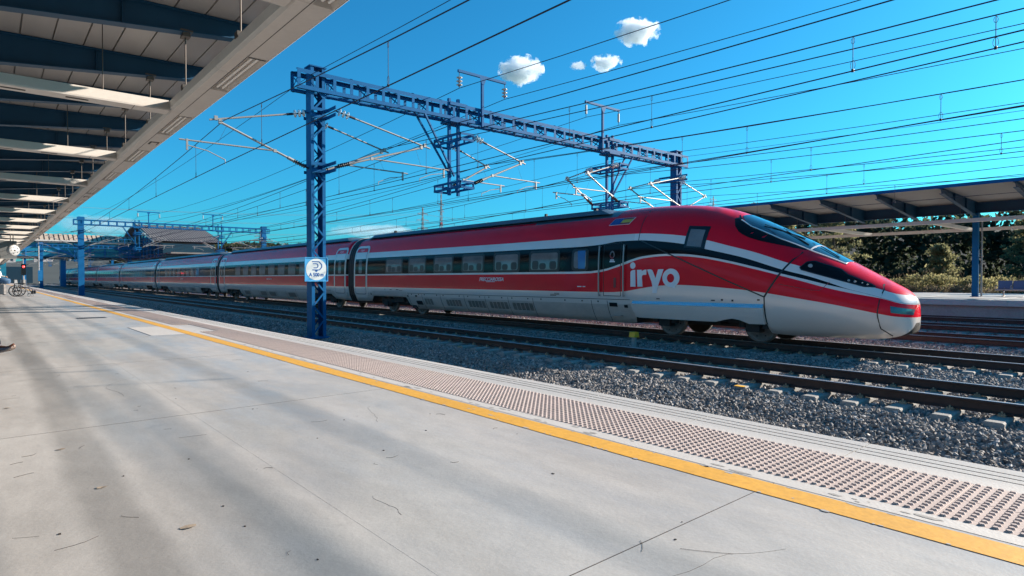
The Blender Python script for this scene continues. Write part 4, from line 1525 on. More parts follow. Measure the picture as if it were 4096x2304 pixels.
def rr(s0, s1, z0, z1, r, n=4):
    r = min(r, (s1 - s0) / 2 - 1e-3, (z1 - z0) / 2 - 1e-3)
    out = []
    for cx, cy, a0 in ((s1 - r, z0 + r, -90), (s1 - r, z1 - r, 0), (s0 + r, z1 - r, 90), (s0 + r, z0 + r, 180)):
        for k in range(n + 1):
            t = R(a0 + 90 * k / n)
            out.append((cx + r * math.cos(t), cy + r * math.sin(t)))
    return out
def strip(pts, w):
    """thin ribbons along a polyline in (s, z)"""
    out = []
    for (a, b_), (c, d_) in zip(pts, pts[1:]):
        L_ = math.hypot(c - a, d_ - b_)
        nx, nz = -(d_ - b_) / L_ * w / 2, (c - a) / L_ * w / 2
        k = max(1, int(L_ / 0.25))
        for i in range(k):
            p = (a + (c - a) * i / k, b_ + (d_ - b_) * i / k)
            q = (a + (c - a) * (i + 1) / k, b_ + (d_ - b_) * (i + 1) / k)
            out.append([(p[0] + nx, p[1] + nz), (p[0] - nx, p[1] - nz), (q[0] - nx, q[1] - nz), (q[0] + nx, q[1] + nz)])
    return out

train = thing('high_speed_train', 'long red and silver high-speed train with a pointed nose, passing on the middle track', 'train', (TX, TY, 0))
TR_LEN = 26.3
st = [.08, .086, .095, .11, .13, .16, .2, .28, .38, .5, .62, .75, .9, 1.05] + [1.2 + 0.15 * i for i in range(13)] + [3.05, 3.09, 3.105] + [3.2 + 0.12 * i for i in range(16)] + [5.1 + .2 * i for i in range(11)] + [7.28, 7.31, 7.34, 7.5, 7.75, 8.0, 8.29, 8.31, 8.6, 9, 9.5] + [10 + .75 * i for i in range(15)] + [20.54, 20.62, 20.7, 20.76, 21.5, 22.3, 23.1, 23.88, 24.0, 24.15, 24.35, 24.8, 25.4, 26.0]
lead = part('carriage', body(sorted(set(st)), lambda y: y, False, 'lead', 8.3), BODY_M, train, local=True, label='leading cab carriage with pointed nose and large white lettering')
def pt(name, mb, mats_, parent=lead):
    return part(name, mb, mats_, parent, local=True)

# dark underframe so that the skirts are not hollow
def underframe(y0, y1, parent):
    m = MB().box(-1.12, 1.12, y0, y1, 0.34, 0.75)
    return pt('underframe', m, 'under_dark', parent)
underframe(7.6, 20.4, lead)
def bogie(yc, parent, wb=2.78, open_=False):
    m = MB()
    for sx in (-1, 1):
        m.bevbox(sx * 1.08 - 0.09, sx * 1.08 + 0.09, yc - wb / 2 - 0.45, yc + wb / 2 + 0.45, 0.52, 0.72, 0.03)
        for dy in (-wb / 2, wb / 2):
            m.bevbox(sx * 1.08 - 0.13, sx * 1.08 + 0.15, yc + dy - 0.19, yc + dy + 0.19, 0.30, 0.62, 0.05)
            m.tube([(sx * 1.10, yc + dy - 0.32, 0.40), (sx * 1.10, yc + dy - 0.32, 0.80)], 0.11, 10)
            m.tube([(sx * 1.10, yc + dy + 0.32, 0.40), (sx * 1.10, yc + dy + 0.32, 0.80)], 0.11, 10)
        m.tube([(sx * 1.15, yc - 0.9, 0.85), (sx * 1.15, yc + 0.35, 0.62)], 0.06, 8)
        m.tube([(sx * 1.2, yc - 0.5, 0.62), (sx * 1.2, yc + 0.15, 0.56)], 0.05, 8)
        m.bevbox(sx * 1.05 - 0.2, sx * 1.05 + 0.2, yc - 0.42, yc + 0.42, 0.6, 0.98, 0.05)
    m.box(-1.0, 1.0, yc - 0.35, yc + 0.35, 0.45, 0.8)
    m.box(-0.60, 0.60, yc - wb / 2 - .2, yc + wb / 2 + .2, 0.36, 0.85)
    m.box(-1.28, 1.28, yc - wb / 2 - 0.9, yc + wb / 2 + 0.75, 0.80, 1.1)
    bo = pt('bogie', m, 'under_dark', parent)
    for dy in (-wb / 2, wb / 2):
        m = MB()
        for sx in (-1, 1):
            m.lathe([(0.46, -0.07), (0.48, -0.07), (0.46, 0.0), (0.455, 0.065), (0.40, 0.066), (0.385, 0.04), (0.36, 0.045), (0.24, 0.05), (0.22, 0.065), (0.09, 0.07)], (sx * 0.74, yc + dy, 0.46), (sx, 0, 0), 32, 0)
            m.lathe([(0.0, -0.078), (0.455, -0.074)], (sx * 0.74, yc + dy, 0.46), (sx, 0, 0), 20, 1)
            for k in range(8):
                t = k * math.pi / 4 + 0.3
                m.lathe([(0.022, 0.04), (0.018, 0.062)], (sx * 0.74, yc + dy + 0.31 * math.cos(t), 0.46 + 0.31 * math.sin(t)), (sx, 0, 0), 6, 1)
        m.tube([(-0.75, yc + dy, 0.46), (0.75, yc + dy, 0.46)], 0.09, 10, 1)
        pt('wheelset', m, ['wheel_steel', 'under_dark'], parent)
    return bo
bogie(4.91, lead)
bogie(21.65, lead, 2.74)

# windscreen (both halves), black side patch, wipers
hw = [(1.5, .40), (2.2, .60), (3.0, .73), (3.8, .76), (4.12, .66), (4.24, .40)]
def screen(sa, sb, inset=0.0):
    ss = [sa + (sb - sa) * k / 10 for k in range(11)]
    return [(s, -interp(hw, s) + inset) for s in ss] + [(s, interp(hw, s) - inset) for s in reversed(ss)]
pt('windscreen', patch([screen(2.31, 4.22)], 'windscreen_glass', off=0.010, top=True, ds=0.2, dz=0.1), 'windscreen_glass')
pt('windscreen_lower_pane', patch([screen(1.52, 2.26)], 'windscreen_glass', off=0.010, top=True, ds=0.2, dz=0.1), 'windscreen_glass')
m = patch(strip([(1.5, -0.42), (2.2, -0.62), (3.0, -0.75), (3.8, -0.78), (4.14, -0.68)], 0.035) + strip([(1.5, 0.42), (2.2, 0.62), (3.0, 0.75), (3.8, 0.78), (4.14, 0.68)], 0.035) + strip([(2.285, -0.6), (2.285, 0.6)], 0.035), 'white_paint', off=0.014, top=True, ds=.2, dz=.1)
pt('windscreen_frame', m, 'white_paint')
lo = pchip([(2.34, 2.43), (2.92, 2.58), (3.52, 2.74), (3.97, 2.95), (4.16, 3.14), (4.32, 3.40)])
for side in (-1, 1):
    ss = [2.36 + (4.30 - 2.36) * k / 14 for k in range(15)]
    poly = [(s, lo(s)) for s in ss] + [(s, max(lo(s) + 0.01, ztop(s, interp(hw, s) + 0.03))) for s in reversed(ss)]
    pt('black_side_panel', patch([poly], 'window_band', off=0.006, ds=.15, dz=.12, side=side), 'window_band')
m = MB()
for a, c in (((3.55, -0.52), (2.62, -0.15)), ((3.3, 0.1), (2.5, 0.42)), ((3.05, -0.30), (2.40, -0.46)), ((2.2, -0.2), (1.72, -0.28))):
    m.bar((a[1], a[0], ztop(*a) + 0.045), (c[1], c[0], ztop(*c) + 0.03), 0.03, 0.02)
pt('wiper', m, 'black_trim')

def ledge_mb(side):
    m_ = MB()
    ss_ = [3.14 + (7.30 - 3.14) * k / 12 for k in range(13)]
    lo_ = [P(s_, .955, 0.062, side) for s_ in ss_]
    hi_ = [P(s_, 1.06 - .007 * (s_ - 3.14), -0.004, side) for s_ in ss_]
    n_ = len(ss_)
    m_.add(lo_ + hi_, [(k, k + 1, n_ + k + 1, n_ + k) for k in range(n_ - 1)])
    return m_
for side in (-1, 1):
    q = dict(side=side)
    # headlight lens with lamps behind
    hp = [(2.33, 1.99), (2.22, 2.12), (2.08, 2.145), (1.51, 1.935), (1.34, 1.80), (.85, 1.575), (.76, 1.515), (.96, 1.525), (1.51, 1.695), (2.1, 1.875), (2.29, 1.935)]
    hl = pt('headlight', patch([hp], 'window_band', off=0.008, ds=.12, dz=.1, **q), 'window_band')
    m = MB()
    for s_, z_, r_ in ((2.12, 2.02, 0.055), (1.28, 1.66, 0.03), (1.16, 1.63, 0.03), (1.02, 1.60, 0.02), (0.92, 1.56, 0.02)):
        p = P(s_, z_, 0.012, side)
        m.lathe([(r_, 0.0), (r_ * 0.8, 0.008)], p, (side, -0.3, 0.3), 12)
    pt('lamp', m, 'white_plastic', hl)
    pt('headlight_rim', patch(strip(hp + [hp[0]], 0.022), 'black_trim', off=0.012, ds=.2, dz=.2, **q), 'black_trim', hl)
    # cab side window
    cw = pt('cab_window', patch([[(4.79, 3.165), (5.44, 3.22), (5.50, 2.60), (4.85, 2.54)]], 'black_trim', off=0.012, ds=.3, **q), 'black_trim')
    pt('pane', patch([[(4.91, 3.07), (5.36, 3.12), (5.41, 2.64), (4.96, 2.59)]], 'train_glass', off=0.017, ds=.3, **q), 'train_glass', cw)
    # seams of the nose panels
    pt('panel_seam', patch(strip([(7.09, 3.9), (7.10, 3.5), (7.11, 2.87)], 0.02) + strip([(7.03, 2.87), (5.96, 2.42), (4.2, 1.68), (3.12, 1.24)], 0.035) + strip([(3.12, 1.24), (2.75, 1.85), (2.39, 2.38)], 0.045) + strip([(3.12, 1.24), (3.10, 0.53)], 0.03)
       + strip([(0.66, 1.58), (0.60, 1.45), (0.64, 0.9), (0.60, 0.55), (0.42, 0.38)], 0.022), 'black_trim', off=0.007, ds=.3, dz=.2, wall=0.012, **q), 'black_trim')
    pt('nose_hatch', patch(strip([(2.78, 1.575), (2.0, 1.43), (1.84, 1.425), (1.78, 1.45), (1.64, 1.63)], 0.012), 'flag_red', off=0.006, wall=0.01, **q), 'flag_red')
    pt('marker_lamp', patch([[(.42, 1.08), (.09, 1.0), (.10, .87), (.40, .925)]], 'lamp_lens', off=0.006, ds=.06, dz=.06, **q), 'lamp_lens')
    # handrails and the cab door between them
    m = MB()
    for s_ in (8.6, 7.6):
        m.tube([P(s_, 2.76, 0.07, side), P(s_, 2.3, 0.07, side), P(s_, 1.7, 0.07, side), P(s_, 1.15, 0.07, side)], 0.024, 8)
        m.tube([P(s_, 2.74, 0.0, side), P(s_, 2.74, 0.07, side)], 0.02, 6).tube([P(s_, 1.17, 0.0, side), P(s_, 1.17, 0.07, side)], 0.02, 6)
    pt('handrail', m, 'handrail_steel')
    pt('cab_door', patch(strip([(8.45, 1.16), (8.45, 2.80), (7.75, 2.84), (7.75, 1.16), (8.45, 1.16)], 0.018), 'black_trim', off=0.006, wall=0.01, **q), 'black_trim')
    pt('door_handle', patch([rr(7.93, 8.03, 1.42, 1.74, 0.04)], 'flag_red', off=0.010, **q), 'flag_red')
    # lower fairing with a ledge along its upper edge
    pt('bogie_fairing', patch([[(3.14, .55), (3.14, .955), (7.30, .955), (7.34, .93), (7.30, .72), (7.15, .54)] + [(s, fB(s) + 0.012) for s in (6, 5, 4.5, 4.25, 4.0, 3.8, 3.55)]], 'silver_paint', off=0.055, ds=.3, dz=.12, wall=0.06, **q), 'silver_paint')
    pt('fairing_ledge', ledge_mb(side), 'ledge_metal')
    pt('step_box', patch([rr(7.92, 8.24, .82, .945, .01)], 'black_trim', off=0.006, **q), 'black_trim')
    pt('hatch', patch([rr(7.51, 7.65, .80, .89, .01)], 'black_trim', off=0.006, **q), 'black_trim')
    m = MB().bar(P(7.80, 0.56, 0.05, side), P(8.26, 0.545, 0.05, side), 0.10, 0.03)
    pt('step', m, 'handrail_steel')
    # passenger windows: dark frame and pane
    for (a, za), (b_, zb_) in (((22.56, 2.66), (21.04, 1.99)), ((20.41, 2.66), (18.99, 1.99)), ((18.27, 2.66), (16.87, 1.99)), ((16.14, 2.66), (14.73, 1.99)), ((14.03, 2.66), (12.59, 1.99)), ((11.96, 2.66), (10.5, 1.99)), ((9.81, 2.66), (9.17, 2.02))):
        w_ = pt('window', patch([rr(b_ - .06, a + .06, zb_ - .05, za + .05, .13)], 'black_trim', off=0.005, ds=2, **q), 'black_trim')
        pt('pane', patch([rr(b_ + .045, a - .045, zb_ + .035, za - .04, .09)], 'train_glass', off=0.009, ds=2, **q), 'train_glass', w_)
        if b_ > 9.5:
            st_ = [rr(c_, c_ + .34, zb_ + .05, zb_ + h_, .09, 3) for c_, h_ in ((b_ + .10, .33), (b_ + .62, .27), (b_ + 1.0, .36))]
            pt('seats', patch(st_, 'x', matfun=lambda s, z: 0, off=0.0105, ds=2, wall=0, **q), 'seat_dark', w_)
        if b_ < 9.5:
            pt('blind', patch([[(9.25, 2.04), (9.55, 2.04), (9.60, 2.64), (9.25, 2.64)]], 'blue_blind', off=0.012, ds=2, wall=0, **q), 'blue_blind', w_)
    # skirt panels and cooling grilles
    pt('panel_seam', patch(sum([strip([(a, 1.0), (a, .34)], 0.012) for a in (20.5, 19.33, 17.84, 16.08, 14.67, 13.25, 11.85, 9.0, 8.32)], []) + strip([(20.6, 1.02), (7.4, 1.055)], 0.016), 'black_trim', off=0.005, wall=0.008, **q), 'black_trim')
    m = MB()
    for a in (20.2, 19.6, 19.1, 18.1, 17.6, 16.4, 15.8, 15.0, 14.4, 13.6, 13.0, 12.1, 11.4, 10.2, 9.4, 8.7):
        p = P(a, 0.985, 0.005, side)
        m.box(p[0] - 0.01, p[0] + 0.01, p[1] - 0.02, p[1] + 0.02, p[2] - 0.035, p[2] + 0.01)
    pt('latch', m, 'black_trim')
    for a, b_ in ((19.2, 18.53), (17.48, 16.36), (15.87, 14.73), (14.45, 13.32), (13.06, 11.89)):
        sl = []
        for r_ in range(6):
            for c_ in range(5 if a - b_ > .8 else 3):
                ncol = 5 if a - b_ > .8 else 3
                w_ = (a - b_) / ncol
                sl.append([(b_ + c_ * w_ + .02, .54 + r_ * .045), (b_ + (c_ + 1) * w_ - .02, .54 + r_ * .045), (b_ + (c_ + 1) * w_ - .02, .565 + r_ * .045), (b_ + c_ * w_ + .02, .565 + r_ * .045)])
        pt('cooling_grille', patch(sl, 'black_trim', off=0.004, ds=3, wall=0, **q), 'black_trim')
    pt('hatch', patch([rr(19.75, 19.92, .86, .94, .03), rr(19.45, 19.95, .5, .68, .02), rr(20.55, 20.62, .84, .93, .01), rr(24.15, 24.24, .86, .97, .01)], 'black_trim', off=0.005, **q), 'black_trim')

# passenger door (frame, leaf in the livery, glass)
def door(s0, s1, parent, y0=0.0, shape=None):
    def mf(s, z):
        return 0 if z > 3.07 else (1 if z > 2.72 else (2 if z > 1.93 else (1 if z > 1.865 else (0 if z > 1.26 else 1))))
    d_ = None
    for side in (-1, 1):
        f = pt('door', patch([rr(s0 - .16, s1 + .16, .70, 3.42, .28, 5)], 'silver_paint', off=0.020, s0=y0, sshape=shape, ds=2, side=side), 'silver_paint', parent)
        pt('door_seal', patch([rr(s0 - .03, s1 + .03, .88, 3.30, .14)], 'black_trim', off=0.024, s0=y0, sshape=shape, ds=2, side=side, wall=0), 'black_trim', f)
        m = MB()
        lf = patch([rr(s0, s1, .91, 3.27, .12)], 'x', matfun=mf, off=0.029, s0=y0, sshape=shape, ds=2, dz=.035, side=side, wall=0.006)
        pt('door_leaf', lf, ['red_paint', 'silver_paint', 'window_band'], f)
        pt('pane', patch([rr((s0 + s1) / 2 - .18, (s0 + s1) / 2 + .18, 1.98, 2.66, .09)], 'x', off=0.033, s0=y0, sshape=shape, ds=2, side=side, wall=0), 'train_glass', f)
        if side == -1:
            vs, fs = text_mesh('iryo', .26)
            mm = MB()
            cx, cz = (s0 + s1) / 2, 3.19
            mm.add([(lambda p: (p[0], p[1] + y0 + ((cx - x) - (shape if shape is not None else cx - x)), p[2]))(P(shape if shape is not None else cx - x, cz + y * 0.62, 0.034, -1)) for x, y, z in vs], fs)
            pt('door_lettering', mm, 'white_letter', f)
    return d_
door(24.69, 25.84, lead)

# lettering on the nose
def z4(x, y): return (8.0 - .001858 * x, 2.582 - .001562 * y)
polys = [[z4(392 + 55 * math.cos(t), 303 + 65 * math.sin(t)) for t in [2 * math.pi * k / 20 for k in range(20)]],
         [z4(*p) for p in ((345, 718), (345, 440), (350, 418), (365, 403), (400, 390), (445, 388), (452, 718))],
         [z4(*p) for p in ((490, 718), (478, 388), (575, 386), (578, 418), (600, 396), (640, 385), (668, 385), (668, 485), (608, 487), (588, 500), (581, 525), (592, 715))],
         [z4(*p) for p in ((680, 385), (735, 380), (768, 386), (790, 405), (848, 550), (895, 382), (1000, 380), (895, 700), (876, 770), (872, 835), (788, 835), (790, 720), (770, 620))]]
no = 28
ring = []
for k in range(no):
    t0, t1 = 2 * math.pi * k / no, 2 * math.pi * (k + 1) / no
    ring.append([z4(1136 + 158 * math.cos(t0), 545 + 174 * math.sin(t0)), z4(1136 + 158 * math.cos(t1), 545 + 174 * math.sin(t1)), z4(1130 + 66 * math.cos(t1), 550 + 82 * math.sin(t1)), z4(1130 + 66 * math.cos(t0), 550 + 82 * math.sin(t0))])
ring.append([z4(1060, 690), z4(1130, 715), z4(1205, 738), z4(1215, 700), z4(1150, 660)])
pt('lettering', patch(polys + ring, 'white_letter', off=0.006, ds=.6, dz=.15, wall=0), 'white_letter')
vs, fs = text_mesh('FRECCIAROSSA', .2, shear=.32, offset=.004)
x0, x1 = min(v[0] for v in vs), max(v[0] for v in vs)
sc_ = 1.52 / (x1 - x0)
pt('lettering', MB().add([P(14.98 - (x - x0) * sc_, 1.675 + y * 0.98, 0.006) for x, y, z in vs], fs), 'white_letter')
pt('lettering_underline', patch([[(14.55, 1.575), (14.0, 1.575), (13.97, 1.595), (14.52, 1.595)]], 'white_letter', off=0.006, wall=0), 'white_letter')
# flags above the windows
sk = lambda a, b_, z0, z1: [(8.44 - a * .80 - (z0 - 3.43) * .66, z0), (8.44 - b_ * .80 - (z0 - 3.43) * .66, z0), (8.44 - b_ * .80 - (z1 - 3.43) * .66, z1), (8.44 - a * .80 - (z1 - 3.43) * .66, z1)]
fl = pt('flag_panel', patch([sk(-.02, 1.02, 3.42, 3.64)], 'white_letter', off=0.005, dz=.05, ds=.3, wall=0.01), 'white_letter')
pt('flag_field', patch([sk(0, .5, 3.43, 3.63), sk(.5, 1, 3.43, 3.48), sk(.5, 1, 3.48, 3.58), sk(.5, 1, 3.58, 3.63)], 'x', matfun=lambda s, z: 0 if s > 8.44 - .5 * .8 - (z - 3.43) * .66 else (2 if 3.48 < z < 3.58 else 1), off=0.010, dz=.05, ds=.3, wall=0), ['flag_blue', 'flag_red', 'flag_yellow'], fl)
stars = []
for k in range(12):
    t = k * math.pi / 6
    cx, cz = 8.44 - .25 * .8 - .066 + .055 * math.cos(t), 3.53 + .055 * math.sin(t)
    stars.append([(cx - .006, cz), (cx, cz - .006), (cx + .006, cz), (cx, cz + .006)])
stars.append([(8.44 - .66 * .8 - .05, 3.50), (8.44 - .71 * .8 - .05, 3.50), (8.44 - .71 * .8 - .07, 3.56), (8.44 - .66 * .8 - .07, 3.56)])
pt('flag_emblem', patch(stars, 'x', matfun=lambda s, z: 0, off=0.014, wall=0), 'flag_yellow', fl)
# small service marks
mk = []
for s_, z_, w_, h_ in ((8.18, 2.28, .16, .035), (8.20, 2.23, .22, .035), (22.7, 1.15, .05, .05), (22.2, 1.15, .2, .03), (21.6, 1.15, .25, .035), (21.3, 1.13, .3, .02), (10.9, 1.15, .45, .02), (10.9, 1.11, .3, .02), (10.7, 1.19, .25, .02), (9.6, 1.43, .2, .03), (9.35, 1.43, .12, .03), (6.4, 1.1, .12, .03), (4.6, 1.1, .12, .03), (4.3, 1.11, .06, .05), (4.0, 1.10, .06, .05), (3.3, .85, .07, .07), (3.3, .68, .07, .07), (3.3, 1.14, .07, .04)):
    mk.append([(s_, z_), (s_ - w_, z_), (s_ - w_, z_ + h_), (s_, z_ + h_)])
pt('service_marks', patch(mk, 'x', matfun=lambda s, z: 0 if z > 1.4 else 1, off=0.0065, wall=0), ['white_letter', 'black_trim'])
m = MB()
for k in range(16):
    t = 2 * math.pi * k / 16
    m.add([P(8.10 + .10 * math.cos(t), 2.46 + .13 * math.sin(t), .007), P(8.10 + .10 * math.cos(t + .4), 2.46 + .13 * math.sin(t + .4), .007), P(8.10 + .06 * math.cos(t + .4), 2.46 + .08 * math.sin(t + .4), .007), P(8.10 + .06 * math.cos(t), 2.46 + .08 * math.sin(t), .007)], [(0, 1, 2, 3)], 0 if k > 9 else 1)
pt('round_emblem', m, ['flag_red', 'chair_grey'])
# roof fittings
def roof_fairing(y0, y1):
    m_ = MB()
    sec = [(-.86, 3.86), (-.70, 4.03), (-.45, 4.07), (.45, 4.07), (.70, 4.03), (.86, 3.86)]
    vs_ = []
    for y_, q_ in ((y0, 0), (y0 + .5, 1), (y1 - .5, 1), (y1, 0)):
        vs_ += [(x_, y_, z_ if q_ else 3.84 + (z_ - 3.86) * .2) for x_, z_ in sec]
    m_.add(vs_, [(i * 6 + k, i * 6 + k + 1, i * 6 + k + 7, i * 6 + k + 6) for i in range(3) for k in range(5)])
    return m_
m = roof_fairing(8.7, 25.6)
pt('roof_fairing', m, 'roof_grey')
m = MB().bevbox(-.55, -.45, 23.2, 23.35, 4.06, 4.17, .02).bevbox(-.5, -.42, 12.1, 12.2, 4.06, 4.15, .02).bevbox(-.05, .05, 10.0, 10.14, 4.06, 4.2, .02)
pt('roof_antenna', m, 'black_rubber')

# ---- intermediate carriages
CAR = 25.2
S0 = 12.0
def mid_sfun(y):
    """straight body; the lower edge follows the bogie cut-outs at both ends"""
    return S0
def mid_zb(y):
    a = min(y, 24.4 - y)
    return interp([(0, .5), (1.75, .54), (2.2, .82), (5.4, .82), (5.6, .30), (40, .30)], a)
_fB = fB
cars = []
def mid_body():
    global fB
    ys_ = [0, .5, 1.2, 1.75, 1.95, 2.2, 2.9, 3.8, 4.6, 5.38, 5.45, 5.55, 5.62]
    ys_ = ys_ + [6.4 + 0.8 * k for k in range(15)] + [24.4 - v for v in ys_]
    m = None
    cur = [0]
    def sf(y):
        cur[0] = y
        return S0
    fB = lambda s: mid_zb(cur[0])
    m = body(sorted(ys_), sf, True, 'mid', -1)
    fB = _fB
    return m
Y1 = 26.85
mid = part('carriage', MB(), BODY_M, train, local=True)
mid.data = mid_body().mesh('carriage', BODY_M)
mid.location = (0, Y1, 0)
mid['label'] = 'second carriage from the nose, with passenger windows'
underframe(5.8, 18.6, mid)
bogie(3.85, mid)
bogie(20.55, mid)
door(0.34, 1.49, mid, shape=S0)
door(22.9, 24.05, mid, shape=S0)
for k in range(8):
    a = 5.55 + 1.86 * k
    w_ = pt('window', patch([rr(a, a + 1.3, 1.95, 2.70, .14)], 'x', off=.005, sshape=S0, ds=2), 'black_trim', mid)
    pt('pane', patch([rr(a + .09, a + 1.21, 2.02, 2.63, .1)], 'x', off=.009, sshape=S0, ds=2), 'train_glass', w_)
pt('panel_seam', patch(sum([strip([(a, 1.0), (a, .34)], 0.012) for a in (5.8, 7.5, 9.3, 11.1, 12.9, 14.7, 16.5, 18.4)], []) + strip([(2.2, 1.02), (22.2, 1.02)], 0.014), 'x', off=0.005, wall=0.008, sshape=S0, ds=3), 'black_trim', mid)
for a in (7.7, 11.3, 13.1, 16.7):
    pt('cooling_grille', patch([[(a, .5 + r_ * .05), (a + 1.2, .5 + r_ * .05), (a + 1.2, .53 + r_ * .05), (a, .53 + r_ * .05)] for r_ in range(6)], 'x', off=.004, sshape=S0, ds=3, wall=0), 'black_trim', mid)
m = roof_fairing(1.0, 23.4)
pt('roof_fairing', m, 'roof_grey', mid)
vs, fs = text_mesh('FRECCIAROSSA', .15, shear=.32)
pt('lettering', MB().add([(lambda p: (p[0], 12.2 - x, p[2]))(P(S0, 1.67 + y, .006)) for x, y, z in vs], fs), 'white_letter', mid)
# gangway bellows
def bellows(y0, y1, parent):
    m = MB()
    rings = []
    zs, _ = row_z(S0, True)
    k_ = 9
    for i in range(k_):
        y = y0 + (y1 - y0) * i / (k_ - 1)
        sc_ = .985 if i % 2 else .955
        half = [(xs_of(S0, z) * sc_, 0.3 + (z - .3) * 1.0) for z in [.42, .8, 1.3, 1.9, 2.5, 3.0, 3.3, 3.55, 3.72, 3.85, 3.93]]
        rings.append([(-x, y, z) for x, z in half] + [(x, y, z) for x, z in reversed(half)])
    n = len(rings[0])
    m.add([p for r_ in rings for p in r_], [(i * n + k, i * n + k + 1, (i + 1) * n + k + 1, (i + 1) * n + k) for i in range(k_ - 1) for k in range(n - 1)])
    m.box(-0.5, 0.5, y0 - .4, y1 + .4, .35, .62)
    return part('gangway', m, 'black_rubber', parent, local=True)
bellows(-0.86, 0.01, mid)
names = ['third', 'fourth', 'fifth', 'sixth', 'seventh']
for k in range(1, 6):
    copy_tree(mid, parent=train, loc=(0, Y1 + CAR * k, 0), label=f'{names[k - 1]} carriage from the nose, with passenger windows')
Lt = Y1 + CAR * 6 + 26.05
tail = copy_tree(lead, parent=train, label='tail cab carriage, tiny at the far left')
tail.location = (0, Lt, 0)
tail.scale = (1, -1, 1)
for ch in list(kids(tail)):
    if ch.name.split('.')[0] in ('lettering', 'lettering_underline', 'service_marks', 'flag_panel', 'round_emblem', 'panel_seam', 'hatch', 'latch', 'nose_hatch'):
        for g_ in list(kids(ch)):
            bpy.data.objects.remove(g_)
        bpy.data.objects.remove(ch)
bellows(Y1 + CAR * 6 - .86, Y1 + CAR * 6 + .01, train)
# folded pantograph on the second carriage
m = MB()
for sx in (-.5, .5):
    m.bar((sx, 18.2, 4.25), (sx * .6, 20.3, 4.42), .05)
    m.bar((sx * .6, 20.3, 4.42), (sx * .8, 18.4, 4.62), .04)
m.bar((-.85, 18.35, 4.68), (.85, 18.35, 4.68), .06)
m.bar((-.85, 18.05, 4.66), (.85, 18.05, 4.66), .06)
for y in (17.8, 20.5):
    for sx in (-.55, .55):
        m.tube([(sx, y, 4.0), (sx, y, 4.25)], .05, 8)
pt('pantograph', m, 'rod_steel', mid)
# ================================================================== FOOTBRIDGE AND STATION HALL
br = thing('footbridge', 'glazed blue footbridge with ribbed tan roof crossing the far tracks', 'footbridge', (10, 178, 0))
Yb0, Yb1 = 176.0, 181.0
part('deck', MB().box(-14, 31, Yb0, Yb1, 6.25, 6.7), 'hall_roof_dark', br)
part('glazing', MB().box(-13.9, 30.9, Yb0 + .15, Yb1 - .15, 6.71, 10.2), 'bridge_glass', br)
for k in range(16):
    x = -14 + 3.0 * k
    part('post', MB().box(x - .14, x + .14, Yb0 - .05, Yb0 + .14, 6.71, 10.2), 'bridge_blue', br)
for k in range(7):
    x = -14 + 6.0 * k
    part('diagonal', MB().bar((x + (0 if k % 2 else 6), Yb0 - .08, 6.8), (x + (6 if k % 2 else 0), Yb0 - .08, 10.1), .4, .12, up=(0, 1, 0)), 'bridge_blue', br)
m = MB()
for z in (6.8, 7.9, 9.0, 10.1):
    m.box(-14, 31, Yb0 - .02, Yb0 + .10, z - .06, z + .06)
part('rail_bars', m, 'bridge_blue', br)
part('gutter', MB().box(-14.6, 31, Yb0 - 1.2, Yb0 - .9, 10.2, 10.5), 'trough_white', br)
part('roof', MB().prism([(Yb0 - 1.1, 10.35), (Yb0 + 2.5, 12.0), (Yb1 + 1.1, 10.35), (Yb0 + 2.5, 11.8)][::-1], -14.6, 31, axis='X'), 'hall_roof_dark', br)
for k in range(50):
    x = -14.4 + .92 * k
    part('roof_tray', MB().add([(x, Yb0 - 1.0, 10.46), (x + .66, Yb0 - 1.0, 10.46), (x + .66, Yb0 + 2.5, 12.12), (x, Yb0 + 2.5, 12.12), (x, Yb0 - 1.0, 10.40), (x + .66, Yb0 - 1.0, 10.40), (x + .66, Yb0 + 2.5, 12.04), (x, Yb0 + 2.5, 12.04)], [(0, 1, 2, 3), (4, 7, 6, 5), (0, 4, 5, 1), (1, 5, 6, 2), (3, 7, 4, 0)]), 'tan_roof', br)
for x in (-3.0, 13.9, 30.0):
    part('pier', MB().box(x - .5, x + .5, Yb0 + 1, Yb1 - 1, -.5, 6.25), 'bridge_blue', br)

hall = thing('station_hall', 'station hall with curved ribbed roof rising over the far platform', 'station building', (35, 170, 0))
HX0, HX1, HY0, HY1, HYr = 29.0, 40.0, 150.0, 193.0, 171.0
def roof_pt(f, side):
    """f 0 at the ridge, 1 at the eave"""
    if side < 0:
        y, z = HYr + (HY0 - HYr) * f, 14.7 - 4.9 * f ** 1.15
    else:
        y, z = HYr + (HY1 - HYr) * f, 14.7 - 4.2 * f ** 2.2
    return y, z
for side in (-1, 1):
    m = MB()
    k_ = 10
    top = [roof_pt(i / k_, side) for i in range(k_ + 1)]
    for (ya, za), (yb, zb_) in zip(top, top[1:]):
        ext = 1.5
        m.add([(HX0 - ext, ya, za), (HX1 + ext, ya, za), (HX1 + ext, yb, zb_), (HX0 - ext, yb, zb_), (HX0 - ext, ya, za - .35), (HX1 + ext, ya, za - .35), (HX1 + ext, yb, zb_ - .35), (HX0 - ext, yb, zb_ - .35)], [(0, 1, 2, 3), (4, 7, 6, 5), (0, 3, 7, 4), (1, 5, 6, 2)])
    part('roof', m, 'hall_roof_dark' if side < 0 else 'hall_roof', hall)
k_ = 8
